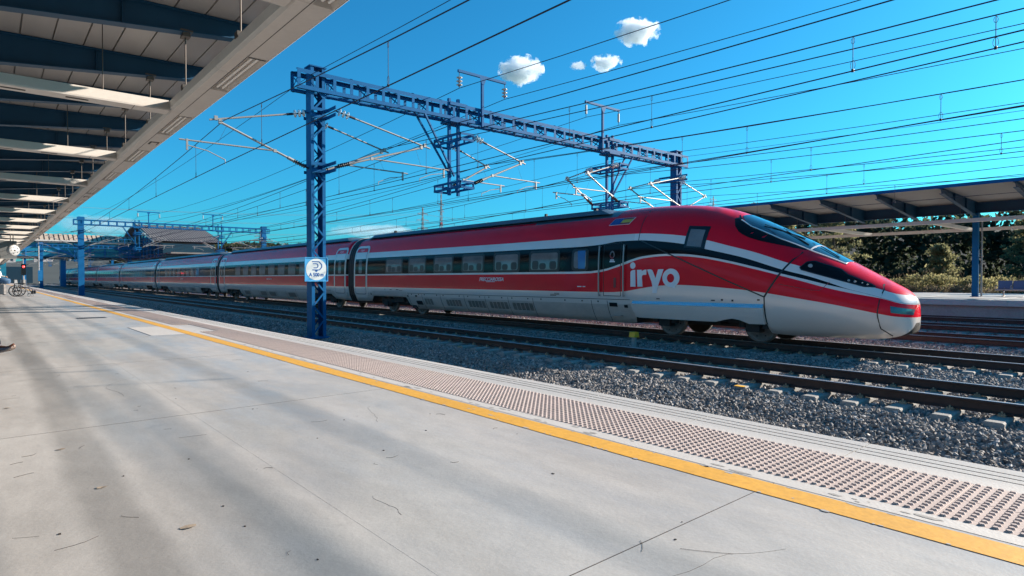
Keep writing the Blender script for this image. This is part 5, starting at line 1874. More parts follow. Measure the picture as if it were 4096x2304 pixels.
for j in range(26):
    x = HX0 - 1.45 + j * (HX1 - HX0 + 2.9) / 26
    m = MB()
    top = [roof_pt(i / k_, -1) for i in range(k_ + 1)]
    for (ya, za), (yb, zb_) in zip(top, top[1:]):
        m.add([(x, ya, za + .03), (x + .24, ya, za + .03), (x + .24, yb, zb_ + .03), (x, yb, zb_ + .03), (x, ya, za), (x + .24, ya, za), (x + .24, yb, zb_), (x, yb, zb_)], [(0, 1, 2, 3), (0, 3, 7, 4), (1, 5, 6, 2)])
    part('roof_seam', m, 'hall_roof', hall)
gp = [roof_pt(i / 10, -1) for i in range(10, -1, -1)] + [roof_pt(i / 10, 1) for i in range(1, 11)]
gp = [(y, z - .5) for y, z in gp]
part('gable_wall', MB().prism([(gp[0][0], 6.3)] + gp + [(gp[-1][0], 6.3)], HX0 + .3, HX1 - .3, axis='X'), 'hall_dark', hall)
for k in range(9):
    y = 154 + 4.2 * k
    zt = interp(gp, y) - .2
    part('mullion', MB().box(HX0 + .05, HX0 + .29, y - .12, y + .12, 6.4, zt), 'bridge_blue', hall)
part('gable_glass', MB().prism([(161, 9.4), (171, 9.4), (171, 13.6), (167, 12.7)], HX0 + .2, HX0 + .28, axis='X'), 'bridge_glass', hall)
part('gable_trim', MB().prism([(gp[0][0], gp[0][1] + .1), (HYr, 14.3), (HYr, 14.65), (gp[0][0], gp[0][1] + .5)], HX0 - 1.56, HX0 - 1.51, axis='X'), 'trough_white', hall)
part('hall_wall', MB().box(HX0 + .5, 47, 152, 190, .7, 6.3), 'hall_dark', hall)
for k in range(12):
    x = HX0 + 1 + 1.4 * k
    part('fin', MB().box(x, x + .3, 151.6, 151.99, 3.2, 8.0), 'bridge_blue' if k % 2 else 'hall_roof_dark', hall)
part('side_canopy', MB().box(30, 56, 146, 152, 7.0, 7.3).box(38, 60, 138, 150, 6.3, 6.55), 'hall_roof', hall)
part('side_wall', MB().box(40.5, 58, 147, 151, 3.0, 6.99), 'hall_dark', hall)

# distant dark wall / stabled trains below the bridge
solo('retaining_wall', MB().box(-40, 12, 258, 260, -.6, 5.5), 'hall_dark', 'long dark wall far down the line under the footbridge', 'wall', (-10, 259, 0))
solo('lift_tower', MB().box(1.5, 3.4, 168, 171, .7, 6.2).box(1.3, 3.6, 167.8, 171.2, 6.2, 6.24), 'bridge_glass', 'blue glass lift shaft on our platform before the footbridge', 'lift', (2.4, 169.5, .7))

# houses on the far hillside
hp = []
for k in range(16):
    y = 430 + 14 * (k % 5) + 11 * (k // 5)
    x = -6 + 9.5 * k + random.uniform(-3, 3)
    z = hill_h(x, y)
    w_, d_, h_ = random.uniform(5, 9), random.uniform(6, 9), random.uniform(4, 7)
    t = thing('house', 'small pale house on the hillside beyond the footbridge', 'house', (x, y, z), 'houses on the far hillside')
    part('wall', MB().box(-w_ / 2, w_ / 2, -d_ / 2, d_ / 2, -2, h_), 'house_wall', t, local=True)
    part('roof', MB().prism([(-w_ / 2 - .4, h_), (w_ / 2 + .4, h_), (0, h_ + 1.8)], -d_ / 2 - .4, d_ / 2 + .4), 'house_roof', t, local=True)
    for wx in (-w_ / 4, w_ / 4):
        part('window', MB().box(wx - .6, wx + .6, -d_ / 2 - .05, -d_ / 2 - .01, h_ * .45, h_ * .75), 'hall_dark', t, local=True)

# ================================================================== PYLONS
def pylon(x, y, h, arms, label, w=3.2):
    z0 = hill_h(x, y) - .5
    h = h - z0
    t = thing('pylon', label, 'pylon', (x, y, z0), 'lattice pylons on the skyline')
    m = MB()
    def hwid(f): return w * (1 - f) ** 1.3 * .5 + .28
    nlev = 14
    for i in range(nlev):
        f0, f1 = i / nlev, (i + 1) / nlev
        a, b_ = hwid(f0), hwid(f1)
        for sx in (-1, 1):
            for sy in (-1, 1):
                m.bar((sx * a, sy * a, f0 * h), (sx * b_, sy * b_, f1 * h), .2)
        for s_ in (-1, 1):
            m.bar((-a, s_ * a, f0 * h), (b_, s_ * b_, f1 * h), .12)
            m.bar((a, s_ * a, f0 * h), (-b_, s_ * b_, f1 * h), .12)
            m.bar((s_ * a, -a, f0 * h), (s_ * b_, b_, f1 * h), .12)
            m.bar((s_ * a, a, f0 * h), (s_ * b_, -b_, f1 * h), .12)
    part('tower', m, 'pylon_grey', t, local=True)
    for f, L_ in arms:
        m = MB()
        for s_ in (-1, 1):
            m.bar((0, 0, f * h + 1.2), (s_ * L_, 0, f * h), .3)
            m.bar((0, 0, f * h - .2), (s_ * L_, 0, f * h), .3)
            m.tube([(s_ * L_, 0, f * h), (s_ * L_, 0, f * h - 1.4)], .09, 5)
        part('crossarm', m, 'pylon_grey', t, local=True)
    return t
pylon(254, 400, 56, [(.90, 4.5), (.80, 5.4), (.68, 4.6)], 'wide pylon with three pairs of arms, left of two behind the train roof')
pylon(271, 400, 68, [(.86, 2.2), (.78, 2.6)], 'taller slim pylon with red band, right of the two behind the train roof', 4.0)
part('red_band', MB().box(-.75, .75, -.75, .75, 38, 40), 'red_paint', bpy.data.objects['pylon.001'], local=True)
pylon(662, 400, 100, [(.95, 8), (.88, 10), (.80, 8)], 'small far pylon rising over the edge of the far canopy roof', 8)
pylon(140, 420, 33, [(.9, 3), (.75, 4)], 'tiny dark pylon on the wooded hill left of the near mast', 3)
m = MB()
for k, (z, o) in enumerate(((50.5, -4.5), (50.5, 4.5), (45, -5.4), (45, 5.4), (38, -4.6), (38, 4.6))):
    pts = [(-300 + (254 + o + 300) * i / 16, 330 + 70 * i / 16, z - 14 * 4 * (i / 16) * (1 - i / 16)) for i in range(17)]
    m.tube(pts, .05, 4, caps=False)
    pts = [(254 + o + (662 - 254) * i / 16, 400, z + (90 - z) * i / 16 - 16 * 4 * (i / 16) * (1 - i / 16)) for i in range(17)]
    m.tube(pts, .05, 4, caps=False)
solo('power_line', m, 'pylon_grey', 'faint power line conductors strung between the skyline pylons', 'power line', (254, 400, 40))

# ================================================================== VEGETATION
def cards(centres, radii, per, size, rg, elong=2.2, up=0.35):
    """leaf-sized quads scattered in blobs: arrays of verts, faces"""
    n = len(centres) * per
    c = np.repeat(np.array(centres), per, axis=0)
    r = np.repeat(np.array(radii), per, axis=0)
    d = rg.normal(size=(n, 3))
    d /= np.linalg.norm(d, axis=1)[:, None]
    rad = rg.random(n) ** (1 / 2.2)
    p = c + d * r * rad[:, None]
    a = d * .7 + rg.normal(size=(n, 3)) * .6
    a[:, 2] += up
    a /= np.linalg.norm(a, axis=1)[:, None]
    b_ = np.cross(a, rg.normal(size=(n, 3)))
    b_ /= np.linalg.norm(b_, axis=1)[:, None]
    L_ = size * rg.uniform(.6, 1.4, n)
    a *= L_[:, None] * .5
    b_ *= (L_ / elong)[:, None] * .5
    v = np.stack([p - a - b_ * .5, p - a * .2 + b_, p + a, p + a * .1 - b_], axis=1).reshape(-1, 3)
    f = np.arange(n * 4).reshape(-1, 4)
    return v, f
def np_mesh(name, v, f, mats_):
    me = bpy.data.meshes.new(name)
    me.vertices.add(len(v))
    me.vertices.foreach_set('co', v.astype(np.float32).ravel())
    me.loops.add(f.size)
    me.loops.foreach_set('vertex_index', f.astype(np.int32).ravel())
    me.polygons.add(len(f))
    me.polygons.foreach_set('loop_start', np.arange(0, f.size, 4, dtype=np.int32))
    me.materials.append(M[mats_])
    me.update(calc_edges=True)
    me.validate()
    return me
def pine_meshes(seed, h, wid, matname, base=.12):
    """irregular pine: tiers of branch clumps round a leaning trunk"""
    rg = np.random.default_rng(seed)
    cs, rs = [], []
    tw = MB()
    lean = rg.uniform(-.05, .05, 2) * h
    pts = [(lean[0] * f, lean[1] * f, h * f) for f in (0, .3, .6, .85, .97)]
    tw.tube(pts, [.024 * h, .019 * h, .013 * h, .007 * h, .002 * h], 7)
    nb = 46
    for k in range(nb):
        f = base + (1 - base) * (k + .5) / nb
        prof_ = (math.sin(min(1, (f - base) / .35) * math.pi / 2)) * (1 - ((f - base) / (1 - base)) ** 1.7) + .10
        a = k * 2.4 + rg.uniform(-.5, .5)
        L_ = wid * prof_ * rg.uniform(.55, 1.12)
        z = h * f
        st_ = Vector((lean[0] * f, lean[1] * f, z - .08 * L_))
        en = st_ + Vector((math.cos(a) * L_, math.sin(a) * L_, L_ * rg.uniform(.05, .35)))
        tw.tube([st_, st_.lerp(en, .5) + Vector((0, 0, -.04 * L_)), en], [.006 * h * (1 - f) + .02, .015, .008], 5)
        for q in (.45, .72, 1.0):
            c = st_.lerp(en, q)
            cs.append((c.x + rg.normal() * .12, c.y + rg.normal() * .12, c.z + .15 + rg.normal() * .12))
            rr_ = (.34 + .22 * q) * (.55 + .075 * wid) * rg.uniform(.75, 1.25)
            rs.append((rr_ * 1.15, rr_ * 1.15, rr_ * .62))
    v, f_ = cards(cs, rs, 46, .30, rg, 2.6)
    return np_mesh('crown', v, f_, matname), tw.mesh('trunk', 'bark')
PINES = [pine_meshes(21, 9.5, 3.1, 'pine_needles'), pine_meshes(22, 8.5, 2.8, 'pine_needles'), pine_meshes(23, 10.5, 3.0, 'pine_needles'), pine_meshes(24, 5.2, 1.55, 'pine_needles', .05), pine_meshes(25, 11, 3.3, 'pine_needles_shaded')]
def tree(kind, x, y, label, group, s=1.0, rot=0.0):
    z = hill_h(x, y) - .1
    t = thing('pine_tree', label, 'tree', (x, y, z), group, rot)
    c, tr_ = PINES[kind]
    a = obj('crown', c, t)
    b_ = obj('trunk', tr_, t)
    for o in (a, b_):
        o.scale = (s, s, s)
    return t
rt = random.Random(5)
GT = 'pines beyond the far platform'
tree(0, 62.0, 24.5, 'big bushy sunlit pine directly above the train nose', GT, 1.0, .4)
tree(1, 60.5, 28.5, 'sunlit bushy pine touching the train windscreen outline', GT, .95, 2.1)
tree(3, 61.5, 15.8, 'small lone pine with a narrow crown standing before the dark wood', GT, 1.0, 1.2)
tree(2, 63.5, 33.5, 'tall pine behind the windscreen, under the canopy girder', GT, 1.0, 3.0)
tree(1, 62.5, 39.0, 'pine just visible above the cab roof under the canopy', GT, 1.1, 4.0)
tree(2, 66.0, 3.5, 'tall pine right of the far canopy column', GT, 1.0, 5.0)
tree(0, 68.0, -3.0, 'shaded pine at the right edge of the photo', GT, 1.1, 1.0)
lab = 'dark pine in the shaded wood behind the lone small pine'
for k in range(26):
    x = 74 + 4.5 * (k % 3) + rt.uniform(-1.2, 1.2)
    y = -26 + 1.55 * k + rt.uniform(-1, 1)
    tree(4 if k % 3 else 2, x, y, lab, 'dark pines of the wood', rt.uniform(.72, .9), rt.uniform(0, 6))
# second row closing the wood behind
cs, rs = [], []
rg = np.random.default_rng(3)
for k in range(480):
    y = -45 + k * .34
    cs.append((89 + rg.uniform(-3, 3), y, hill_h(89, y) + rg.uniform(-.5, 8.6)))
    rs.append((2.2, 2.2, 2.0))
v, f_ = cards(cs, rs, 110, .8, rg, 1.7)
o = obj('wood', np_mesh('wood', v, f_, 'pine_needles_shaded'))
o['kind'] = 'stuff'
# far wooded hills
cs, rs = [], []
for k in range(900):
    x = rg.uniform(40, 420)
    y = rg.uniform(330, 640)
    z = hill_h(x, y)
    cs.append((x, y, z + rg.uniform(0, 3.4)))
    q = rg.uniform(2.0, 4.2)
    rs.append((q, q, q * .8))
v, f_ = cards(cs, rs, 110, 1.5, rg, 1.5)
o = obj('distant_wood', np_mesh('distant_wood', v, f_, 'wood_leaves'))
o['kind'] = 'stuff'
for k, (x, y, s_) in enumerate([(88, 300, 1.0), (97, 305, 1.25), (106, 300, 1.15), (113, 310, .9), (80, 310, .8), (124, 315, .9), (134, 320, 1.0), (146, 325, .9)]):
    rg2 = np.random.default_rng(50 + k)
    c2 = [(rg2.normal() * 2.6, rg2.normal() * 2.6, rg2.uniform(3.0, 8.0)) for _ in range(26)]
    v, f_ = cards(c2, [(1.7, 1.7, 1.2)] * 26, 70, .8, rg2, 1.6)
    t = thing('round_tree', ['dark broad tree at the left end of the hilltop trees', 'tall rounded tree in the middle of the hilltop trees by the second gantry mast', 'rounded tree just left of the second gantry right mast', 'tree behind the second gantry right mast', 'low tree beside the station hall canopy', 'rounded tree right of the second gantry mast', 'rounded tree next to the tiny skyline pylon', 'hilltop tree nearest the A 500 m mast'][k], 'tree', (x, y, hill_h(x, y)), 'trees on the hilltop')
    a = obj('crown', np_mesh('crown', v, f_, 'wood_leaves'), t)
    a.scale = (s_, s_, s_)
    b_ = part('trunk', MB().tube([(0, 0, -5), (0, 0, 4), (.4, .2, 8)], [.35, .28, .08], 6), 'bark', t, local=True)
# bushes along the back of the far platform
BL = ['yellow-green bush nearest the train nose', 'bush with pale seed heads just right of the train nose', 'dense bush left of the far canopy column, half way', 'twiggy grey-brown bush low beside the column', 'bush directly left of the far canopy column', 'bush between the column and the bench', 'bush behind the left end of the bench', 'bush behind the bench at the right photo edge']
for k, (x, y, s_) in enumerate([(54.2, 24.2, 1.05), (53.8, 21.6, 1.0), (53.6, 19.0, .95), (53.0, 16.7, .8), (53.6, 14.8, .95), (53.9, 11.9, .9), (54.0, 9.0, .8), (54.2, 6.0, .8)]):
    rg2 = np.random.default_rng(80 + k)
    t = thing('bush', BL[k], 'bush', (x, y, -.3), 'bushes behind the far platform')
    c2 = [(rg2.normal() * .6, rg2.normal() * 1.0, rg2.uniform(.7, 2.3)) for _ in range(42)]
    v, f_ = cards(c2, [(.45, .45, .35)] * 42, 60, .17, rg2, 1.7, .5)
    a = obj('foliage', np_mesh('foliage', v, f_, 'bush_leaves'), t)
    a.scale = (s_, s_, s_)
    m = MB()
    for q in range(46):
        a0 = rg2.uniform(0, 6.28)
        bx, by = rg2.normal() * .5, rg2.normal() * .9
        e = (bx + math.cos(a0) * .45, by + math.sin(a0) * .45, rg2.uniform(1.6, 2.95))
        m.tube([(bx * .6, by * .6, 0), (bx, by, e[2] * .6), e], [.018, .012, .006], 4)
        m.lathe([(.012, -.12), (.03, -.03), (.008, .06)], e, (0, 0, 1), 5)
    a = part('stems', m, 'dry_stems', t, local=True)
    a.scale = (s_, s_, s_)
# scrub and dry grass
rg2 = np.random.default_rng(99)
c2 = [(rg2.uniform(52.3, 56.5), rg2.uniform(-10, 40), rg2.uniform(-.2, .9)) for _ in range(900)]
c2 += [(rg2.uniform(52.1, 53.0), rg2.uniform(-8, 34), rg2.uniform(.5, 1.05)) for _ in range(420)]
v, f_ = cards(c2, [(.4, .4, .3)] * len(c2), 42, .20, rg2, 4.5, 1.3)
o = obj('dry_grass', np_mesh('dry_grass', v, f_, 'dry_stems')); o['kind'] = 'stuff'
c2 = [(rg2.uniform(55.5, 60), rg2.uniform(-10, 45), rg2.uniform(.2, 1.6)) for _ in range(800)]
v, f_ = cards(c2, [(.6, .6, .4)] * 800, 40, .22, rg2, 1.8, .5)
o = obj('scrub', np_mesh('scrub', v, f_, 'bush_leaves')); o['kind'] = 'stuff'

# ================================================================== PLATFORM FURNITURE, PEOPLE
# bench on the far platform
def bench(y0, label):
    t = thing('bench', label, 'bench', (43.6, y0, PZ), 'benches on the far platform')
    for k in range(3):
        m = MB()
        y = -.05 - .68 * k
        m.prism([(-.05, .40), (.02, .36), (.42, .40), (.42, .43), (.02, .39), (-.03, .42)], y - .63, y)
        s_ = part('seat', m, 'bench_blue', t, local=True)
        m = MB().prism([(.40, .40), (.43, .40), (.56, .88), (.53, .885)], y - .63, y)
        part('backrest', m, 'bench_blue', s_, local=True)
    m = MB().bar((.2, .05, .33), (.2, -2.15, .33), .07, .05)
    part('beam', m, 'galvanised', t, local=True)
    for y in (-.35, -1.75):
        m = MB().bar((.2, y, 0.02), (.2, y, .33), .07, .06).bar((-.1, y, .02), (.5, y, .02), .06, .04).bar((.2, y, .33), (.42, y, .45), .05)
        part('leg', m, 'galvanised', t, local=True)
    for k in range(4):
        y = -.015 - .68 * k
        m = MB().tube([(.0, y, .36), (.0, y, .60), (.40, y, .60)], .018, 6)
        part('armrest', m, 'galvanised', t, local=True)
    return t
bench(8.5, 'blue three-seat metal bench right of the far canopy column')

# wheelchair
wc = thing('wheelchair', 'empty black folding wheelchair standing on our platform', 'wheelchair', (1.35, 44.0, PZ), rot=R(-20))
for sy in (-.27, .27):
    m = MB()
    for r_, w_ in ((.295, .022),):
        pts = [(r_ * math.cos(a), sy, .315 + r_ * math.sin(a)) for a in [2 * math.pi * k / 28 for k in range(29)]]
        m.tube(pts, w_, 6)
    for k in range(6):
        a = k * math.pi / 3 + .25
        m.bar((.03 * math.cos(a), sy, .315 + .03 * math.sin(a)), (.28 * math.cos(a), sy, .315 + .28 * math.sin(a)), .028, .02)
    m.lathe([(.045, -.03), (.045, .03)], (0, sy, .315), (0, 1, 0), 10)
    wh = part('wheel', m, 'chair_black', wc, local=True)
    pts = [(.25 * math.cos(a), sy * 1.14, .315 + .25 * math.sin(a)) for a in [2 * math.pi * k / 24 for k in range(25)]]
    part('push_rim', MB().tube(pts, .009, 5), 'handrail_steel', wh, local=True)
    m = MB()
    pts = [(.62 + .085 * math.cos(a), sy * .9, .10 + .085 * math.sin(a)) for a in [2 * math.pi * k / 16 for k in range(17)]]
    m.tube(pts, .016, 5)
    m.bar((.62, sy * .9, .1), (.57, sy * .9, .3), .03)
    part('castor', m, 'white_plastic', wc, local=True)
    m = MB()
    m.tube([(-.06, sy * .85, .3), (-.05, sy * .85, .92), (-.16, sy * .85, .94)], .014, 6)
    m.tube([(-.05, sy * .85, .70), (.32, sy * .85, .70), (.42, sy * .85, .66), (.45, sy * .85, .5), (.56, sy * .85, .28)], .014, 6)
    m.tube([(-.05, sy * .85, .50), (.5, sy * .85, .50), (.62, sy * .8, .42), (.74, sy * .75, .16)], .014, 6)
    m.tube([(-.05, sy * .85, .30), (.5, sy * .85, .30)], .014, 6)
    part('side_frame', m, 'chair_black', wc, local=True)
    part('armrest', MB().bevbox(0, .3, sy * .85 - .03, sy * .85 + .03, .70, .735, .01), 'chair_black', wc, local=True)
    m = MB().bar((.70, sy * .75 - .09, .15), (.70, sy * .75 + .09, .15), .16, .02).bevbox(.74, .80, sy * .6 - .08, sy * .6 + .08, .14, .34, .02)
    part('footrest', m, 'chair_black', wc, local=True)
part('seat', MB().bevbox(-.03, .42, -.22, .22, .47, .51, .01), 'chair_black', wc, local=True)
part('backrest', MB().prism([(-.04, .52), (-.01, .52), (-.07, .93), (-.10, .93)], -.22, .22), 'chair_grey', wc, local=True)
m = MB().bar((.1, -.24, .3), (.2, .24, .5), .02).bar((.1, .24, .3), (.2, -.24, .5), .02)
part('cross_brace', m, 'chair_black', wc, local=True)

def skinned(name, nodes, edges, mname, parent, root=0, levels=2):
    me = bpy.data.meshes.new(name)
    me.from_pydata([n[0] for n in nodes], edges, [])
    me.materials.append(M[mname])
    o = obj(name, me, parent)
    sk_ = o.modifiers.new('skin', 'SKIN')
    sk_.use_smooth_shade = True
    if not me.skin_vertices:
        bpy.context.view_layer.update()
    for i, n in enumerate(nodes):
        v = me.skin_vertices[0].data[i]
        r_ = n[1]
        v.radius = r_ if isinstance(r_, tuple) else (r_, r_)
        v.use_root = i == root
    sb = o.modifiers.new('sub', 'SUBSURF')
    sb.levels = sb.render_levels = levels
    return o
def hand(m, w, d, sgn=1):
    """palm, four curled fingers and a thumb"""
    w, d = Vector(w), Vector(d).normalized()
    side = d.cross(Vector((0, 0, 1)))
    if side.length < .1: side = Vector((0, 1, 0))
    side.normalize()
    dn = side.cross(d)
    m.tube([w, w + d * .04, w + d * .085], [.026, .036, .032], 8)
    for k in range(4):
        o = side * (.030 - .020 * k)
        L_ = (.068, .078, .072, .056)[k]
        p0 = w + d * .08 + o
        m.tube([p0, p0 + d * L_ * .5 - dn * .006, p0 + d * L_ * .8 - dn * .022, p0 + d * L_ * .85 - dn * .04], [.010, .009, .008, .006], 6)
    p0 = w + d * .03 + side * .032
    m.tube([p0, p0 + side * .028 + d * .028, p0 + side * .03 + d * .06], [.011, .010, .007], 6)
def person(label, loc, rot, pose, shirt, trousers, shoe, cat='person'):
    t = thing('person', label, cat, loc, rot=rot)
    H = pose
    n = [((0, 0, .96), (.15, .10)), ((0, 0, 1.15), (.125, .09)), ((0, 0, 1.36), (.15, .10)), ((.01, 0, 1.49), .055), ((.02, 0, 1.55), .055), ((.03, 0, 1.64), (.085, .10)), ((.03, 0, 1.74), (.07, .085))]
    e = [(0, 1), (1, 2), (2, 3), (3, 4), (4, 5), (5, 6)]
    for s_, sh_, el, wr in ((1, (0, .19, 1.42), H['elL'], H['wrL']), (-1, (0, -.19, 1.42), H['elR'], H['wrR'])):
        i = len(n)
        n += [(sh_, .058), (el, .044), (wr, .03)]
        e += [(2, i), (i, i + 1), (i + 1, i + 2)]
    for s_, hp_, kn, an in ((1, (0, .09, .90), H['knL'], H['anL']), (-1, (0, -.09, .90), H['knR'], H['anR'])):
        i = len(n)
        n += [(hp_, .09), (kn, .062), (an, .042)]
        e += [(0, i), (i, i + 1), (i + 1, i + 2)]
    b_ = skinned('body', n, e, 'skin', t)
    sh = [(p, (r_[0] * 1.1, r_[1] * 1.12) if isinstance(r_, tuple) else r_ * 1.2) for p, r_ in (n[0], n[1], n[2], n[7], n[8], n[9], n[10], n[11], n[12])]
    skinned('shirt', sh, [(0, 1), (1, 2), (2, 3), (3, 4), (4, 5), (2, 6), (6, 7), (7, 8)], shirt, t)
    tr_ = [(n[0][0], (.165, .115))] + [(p, r_ * 1.22) for p, r_ in n[13:19]]
    skinned('trousers', tr_, [(0, 1), (1, 2), (2, 3), (0, 4), (4, 5), (5, 6)], trousers, t)
    m = MB()
    for w, el in ((H['wrL'], H['elL']), (H['wrR'], H['elR'])):
        hand(m, w, Vector(w) - Vector(el))
    part('hands', m, 'skin', t, local=True)
    m = MB()
    m.tube([(.11, 0, 1.655), (.145, 0, 1.635), (.125, 0, 1.625)], [.012, .016, .012], 6)
    for s_ in (-1, 1):
        m.lathe([(.004, -.006), (.026, 0), (.02, .008)], (.02, s_ * .092, 1.655), (0, s_, 0), 8)
    m.bar((.112, -.022, 1.60), (.112, .022, 1.60), .008, .006)
    f = part('face', m, 'skin', t, local=True)
    m = MB()
    for s_ in (-1, 1):
        m.lathe([(.004, 0), (.011, .003), (.004, .008)], (.108, s_ * .033, 1.675), (1, 0, 0), 8)
    part('eyes', m, 'hair_dark', f, local=True)
    m = MB().lathe([(.0, .13), (.06, .12), (.098, .06), (.104, .0), (.095, -.04)], (.01, 0, 1.685), (-.25, 0, 1), 14)
    part('hair', m, 'hair_dark', t, local=True)
    for s_, an, pitch in ((1, H['anL'], H.get('ptL', 0)), (-1, H['anR'], H.get('ptR', 0))):
        make_shoe(t, an, pitch, shoe)
    return t
def make_shoe(t, an, pitch, shoe):
    """ankle position, toe raised by pitch: sole, upper with a rounded toe"""
    m = MB()
    ax, ay, az = an
    secs = [(-.085, .03, 0.0, .085), (-.06, .038, 0, .10), (0.0, .038, 0, .105), (.06, .042, .0, .088), (.12, .048, .002, .066), (.17, .045, .012, .062), (.205, .030, .026, .06), (.22, .012, .038, .052)]
    n = 10
    rot = Matrix.Rotation(-pitch, 3, 'Y')
    base = Vector((ax, ay, az - .095))
    def tp(x, y, z): return base + rot @ Vector((x, y, z))
    vs = []
    for x, w_, zb_, zt in secs:
        for k in range(n):
            t_ = math.pi * k / (n - 1)
            vs.append(tp(x, w_ * math.cos(t_), zb_ + .022 + (zt - .022) * math.sin(t_) ** .7))
    fs = [(i * n + k, i * n + k + 1, (i + 1) * n + k + 1, (i + 1) * n + k) for i in range(len(secs) - 1) for k in range(n - 1)]
    m.add(vs, fs, 0, True)
    m.add(vs[:n], [tuple(range(n))])
    m.add(vs[-n:], [tuple(reversed(range(n)))])
    sh = part('shoe', m, shoe, t, local=True)
    m = MB()
    vs = []
    for x, w_, zb_, zt in [(-.092, .026, 0, 0)] + secs + [(.228, .008, .042, 0)]:
        w2 = w_ + .006
        vs += [tp(x, -w2, zb_), tp(x, w2, zb_), tp(x, w2, zb_ + .02), tp(x, -w2, zb_ + .02)]
    k_ = len(secs) + 2
    fs = []
    for i in range(k_ - 1):
        for k in range(4):
            fs.append((i * 4 + k, i * 4 + (k + 1) % 4, (i + 1) * 4 + (k + 1) % 4, (i + 1) * 4 + k))
    fs += [(3, 2, 1, 0), tuple((k_ - 1) * 4 + k for k in range(4))]
    m.add(vs, fs)
    part('sole', m, 'shoe_sole', sh, local=True)
    return sh
stand = dict(elL=(.05, .27, 1.15), wrL=(.28, .22, 1.12), elR=(.04, -.26, 1.16), wrR=(.22, -.30, 1.02), knL=(.03, .10, .5), anL=(0, .11, .095), knR=(.04, -.10, .5), anR=(.02, -.11, .095))
person('person in a white shirt at the left photo edge beside a suitcase', (.62, 50.2, PZ), R(-25), stand, 'shirt_white', 'trousers_dark', 'shoe_brown')
walk = dict(elL=(-.12, .25, 1.15), wrL=(-.06, .27, .9), elR=(-.02, -.25, 1.15), wrR=(.02, -.26, .9), knL=(.16, .09, .52), anL=(-.1, .09, .17), knR=(.16, -.10, .52), anR=(.47, -.10, .115), ptL=-.6, ptR=.2)
person('person stepping in from the left, only a brown shoe toe in view', (-.16, 11.06, PZ), R(-40.7), walk, 'shirt_white', 'trousers_dark', 'shoe_brown')
cs_ = thing('suitcase', 'grey hard-shell suitcase standing at the left photo edge', 'suitcase', (.70, 48.4, PZ), rot=R(-20))
m = MB().bevbox(-.22, .22, -.14, .14, .05, .66, .03)
for k in range(5):
    m.bevbox(-.19 + .085 * k, -.15 + .085 * k, -.146, -.139, .08, .63, .003)
part('shell', m, 'case_grey', cs_, local=True)
part('handle', MB().tube([(-.1, 0, .66), (-.1, 0, .95), (.1, 0, .95), (.1, 0, .66)], .012, 6), 'handrail_steel', cs_, local=True)
for x in (-.17, .17):
    part('castor', MB().lathe([(.03, -.015), (.03, .015)], (x, -.1, .03), (0, 1, 0), 10).lathe([(.03, -.015), (.03, .015)], (x, .1, .03), (0, 1, 0), 10).box(x - .015, x + .015, -.1, .1, .03, .06), 'chair_black', cs_, local=True)
bag = MB().lathe([(.02, -.34), (.15, -.30), (.19, -.1), (.19, .1), (.15, .30), (.02, .34)], (.86, 48.5, PZ + .86), (.9, -.42, -.10), 14)
solo('travel_bag', bag, 'bag_blue', 'blue-grey duffel bag resting on top of the suitcase', 'bag', (.86, 48.5, PZ + .8))

# trackside objects
t = thing('track_marker', 'yellow trackside marker box on a short white post before the train', 'marker', (14.2, 11.1, -.2))
part('post', MB().bevbox(14.15, 14.25, 11.05, 11.15, -.3, .02, .005), 'white_plastic', t)
part('box', MB().prism([(14.09, .02), (14.31, .02), (14.28, .17), (14.12, .17)], 11.0, 11.2), 'marker_yellow', t)
m = MB()
for k in range(4):
    m.box(14.13 + .04 * k, 14.15 + .04 * k, 10.994, 10.998, .06, .10)
part('lettering', m, 'flag_yellow', t)
for k, (x, y) in enumerate(((10.13, 5.57), (10.13, 13.97))):
    m = MB().box(x - .06, x + .06, y - .09, y + .09, -.188, -.1865)
    solo('painted_mark', m, 'marker_yellow', ['yellow paint mark on a sleeper end near the right of the front track', 'yellow paint mark on a sleeper end nearer the A 500 m mast'][k], 'paint mark', (x, y, -.18), 'paint marks on sleeper ends')
m = MB().tube([(8.6, 91.5, -.4), (9.3, 91.5, 5.4)], .045, 6)
solo('leaning_pole', m, 'galvanised', 'thin grey pole leaning beside the second gantry mast', 'pole', (8.6, 91.5, -.3))
# light masts along the platform edge further away
for k, (y, lb) in enumerate(((157.3, 'silver pole with blue cabinet beside the third gantry mast'), (225, 'farther silver pole with blue cabinet left of the third gantry'))):
    t = thing('equipment_pole', lb, 'pole', (8.0, y - 2, -.3), 'silver equipment poles')
    part('pole', MB().tube([(8.2, y - 2, -.3), (8.2, y - 2, 8.2)], .12, 10), 'galvanised', t)
    part('cabinet', MB().bevbox(8.05, 8.75, y - 2.4, y - 2.13, 1.2, 3.3, .03), 'bridge_blue', t)
t = thing('signal', 'trackside signal showing a red light, far left beyond the wheelchair', 'signal', (5.0, 118, 0))
part('post', MB().tube([(4.4, 118, -.3), (4.4, 118, 3.0)], .09, 8), 'galvanised', t)
hd = part('head', MB().bevbox(4.1, 4.7, 117.7, 118.0, 2.2, 3.9, .03), 'black_trim', t)
part('red_light', MB().lathe([(.15, 0), (.14, .05)], (4.4, 117.69, 3.45), (0, -1, 0), 14), 'red_lamp', hd)
part('cabinet', MB().bevbox(4.0, 4.7, 118.1, 118.6, -.3, 1.5, .02), 'galvanised', t)

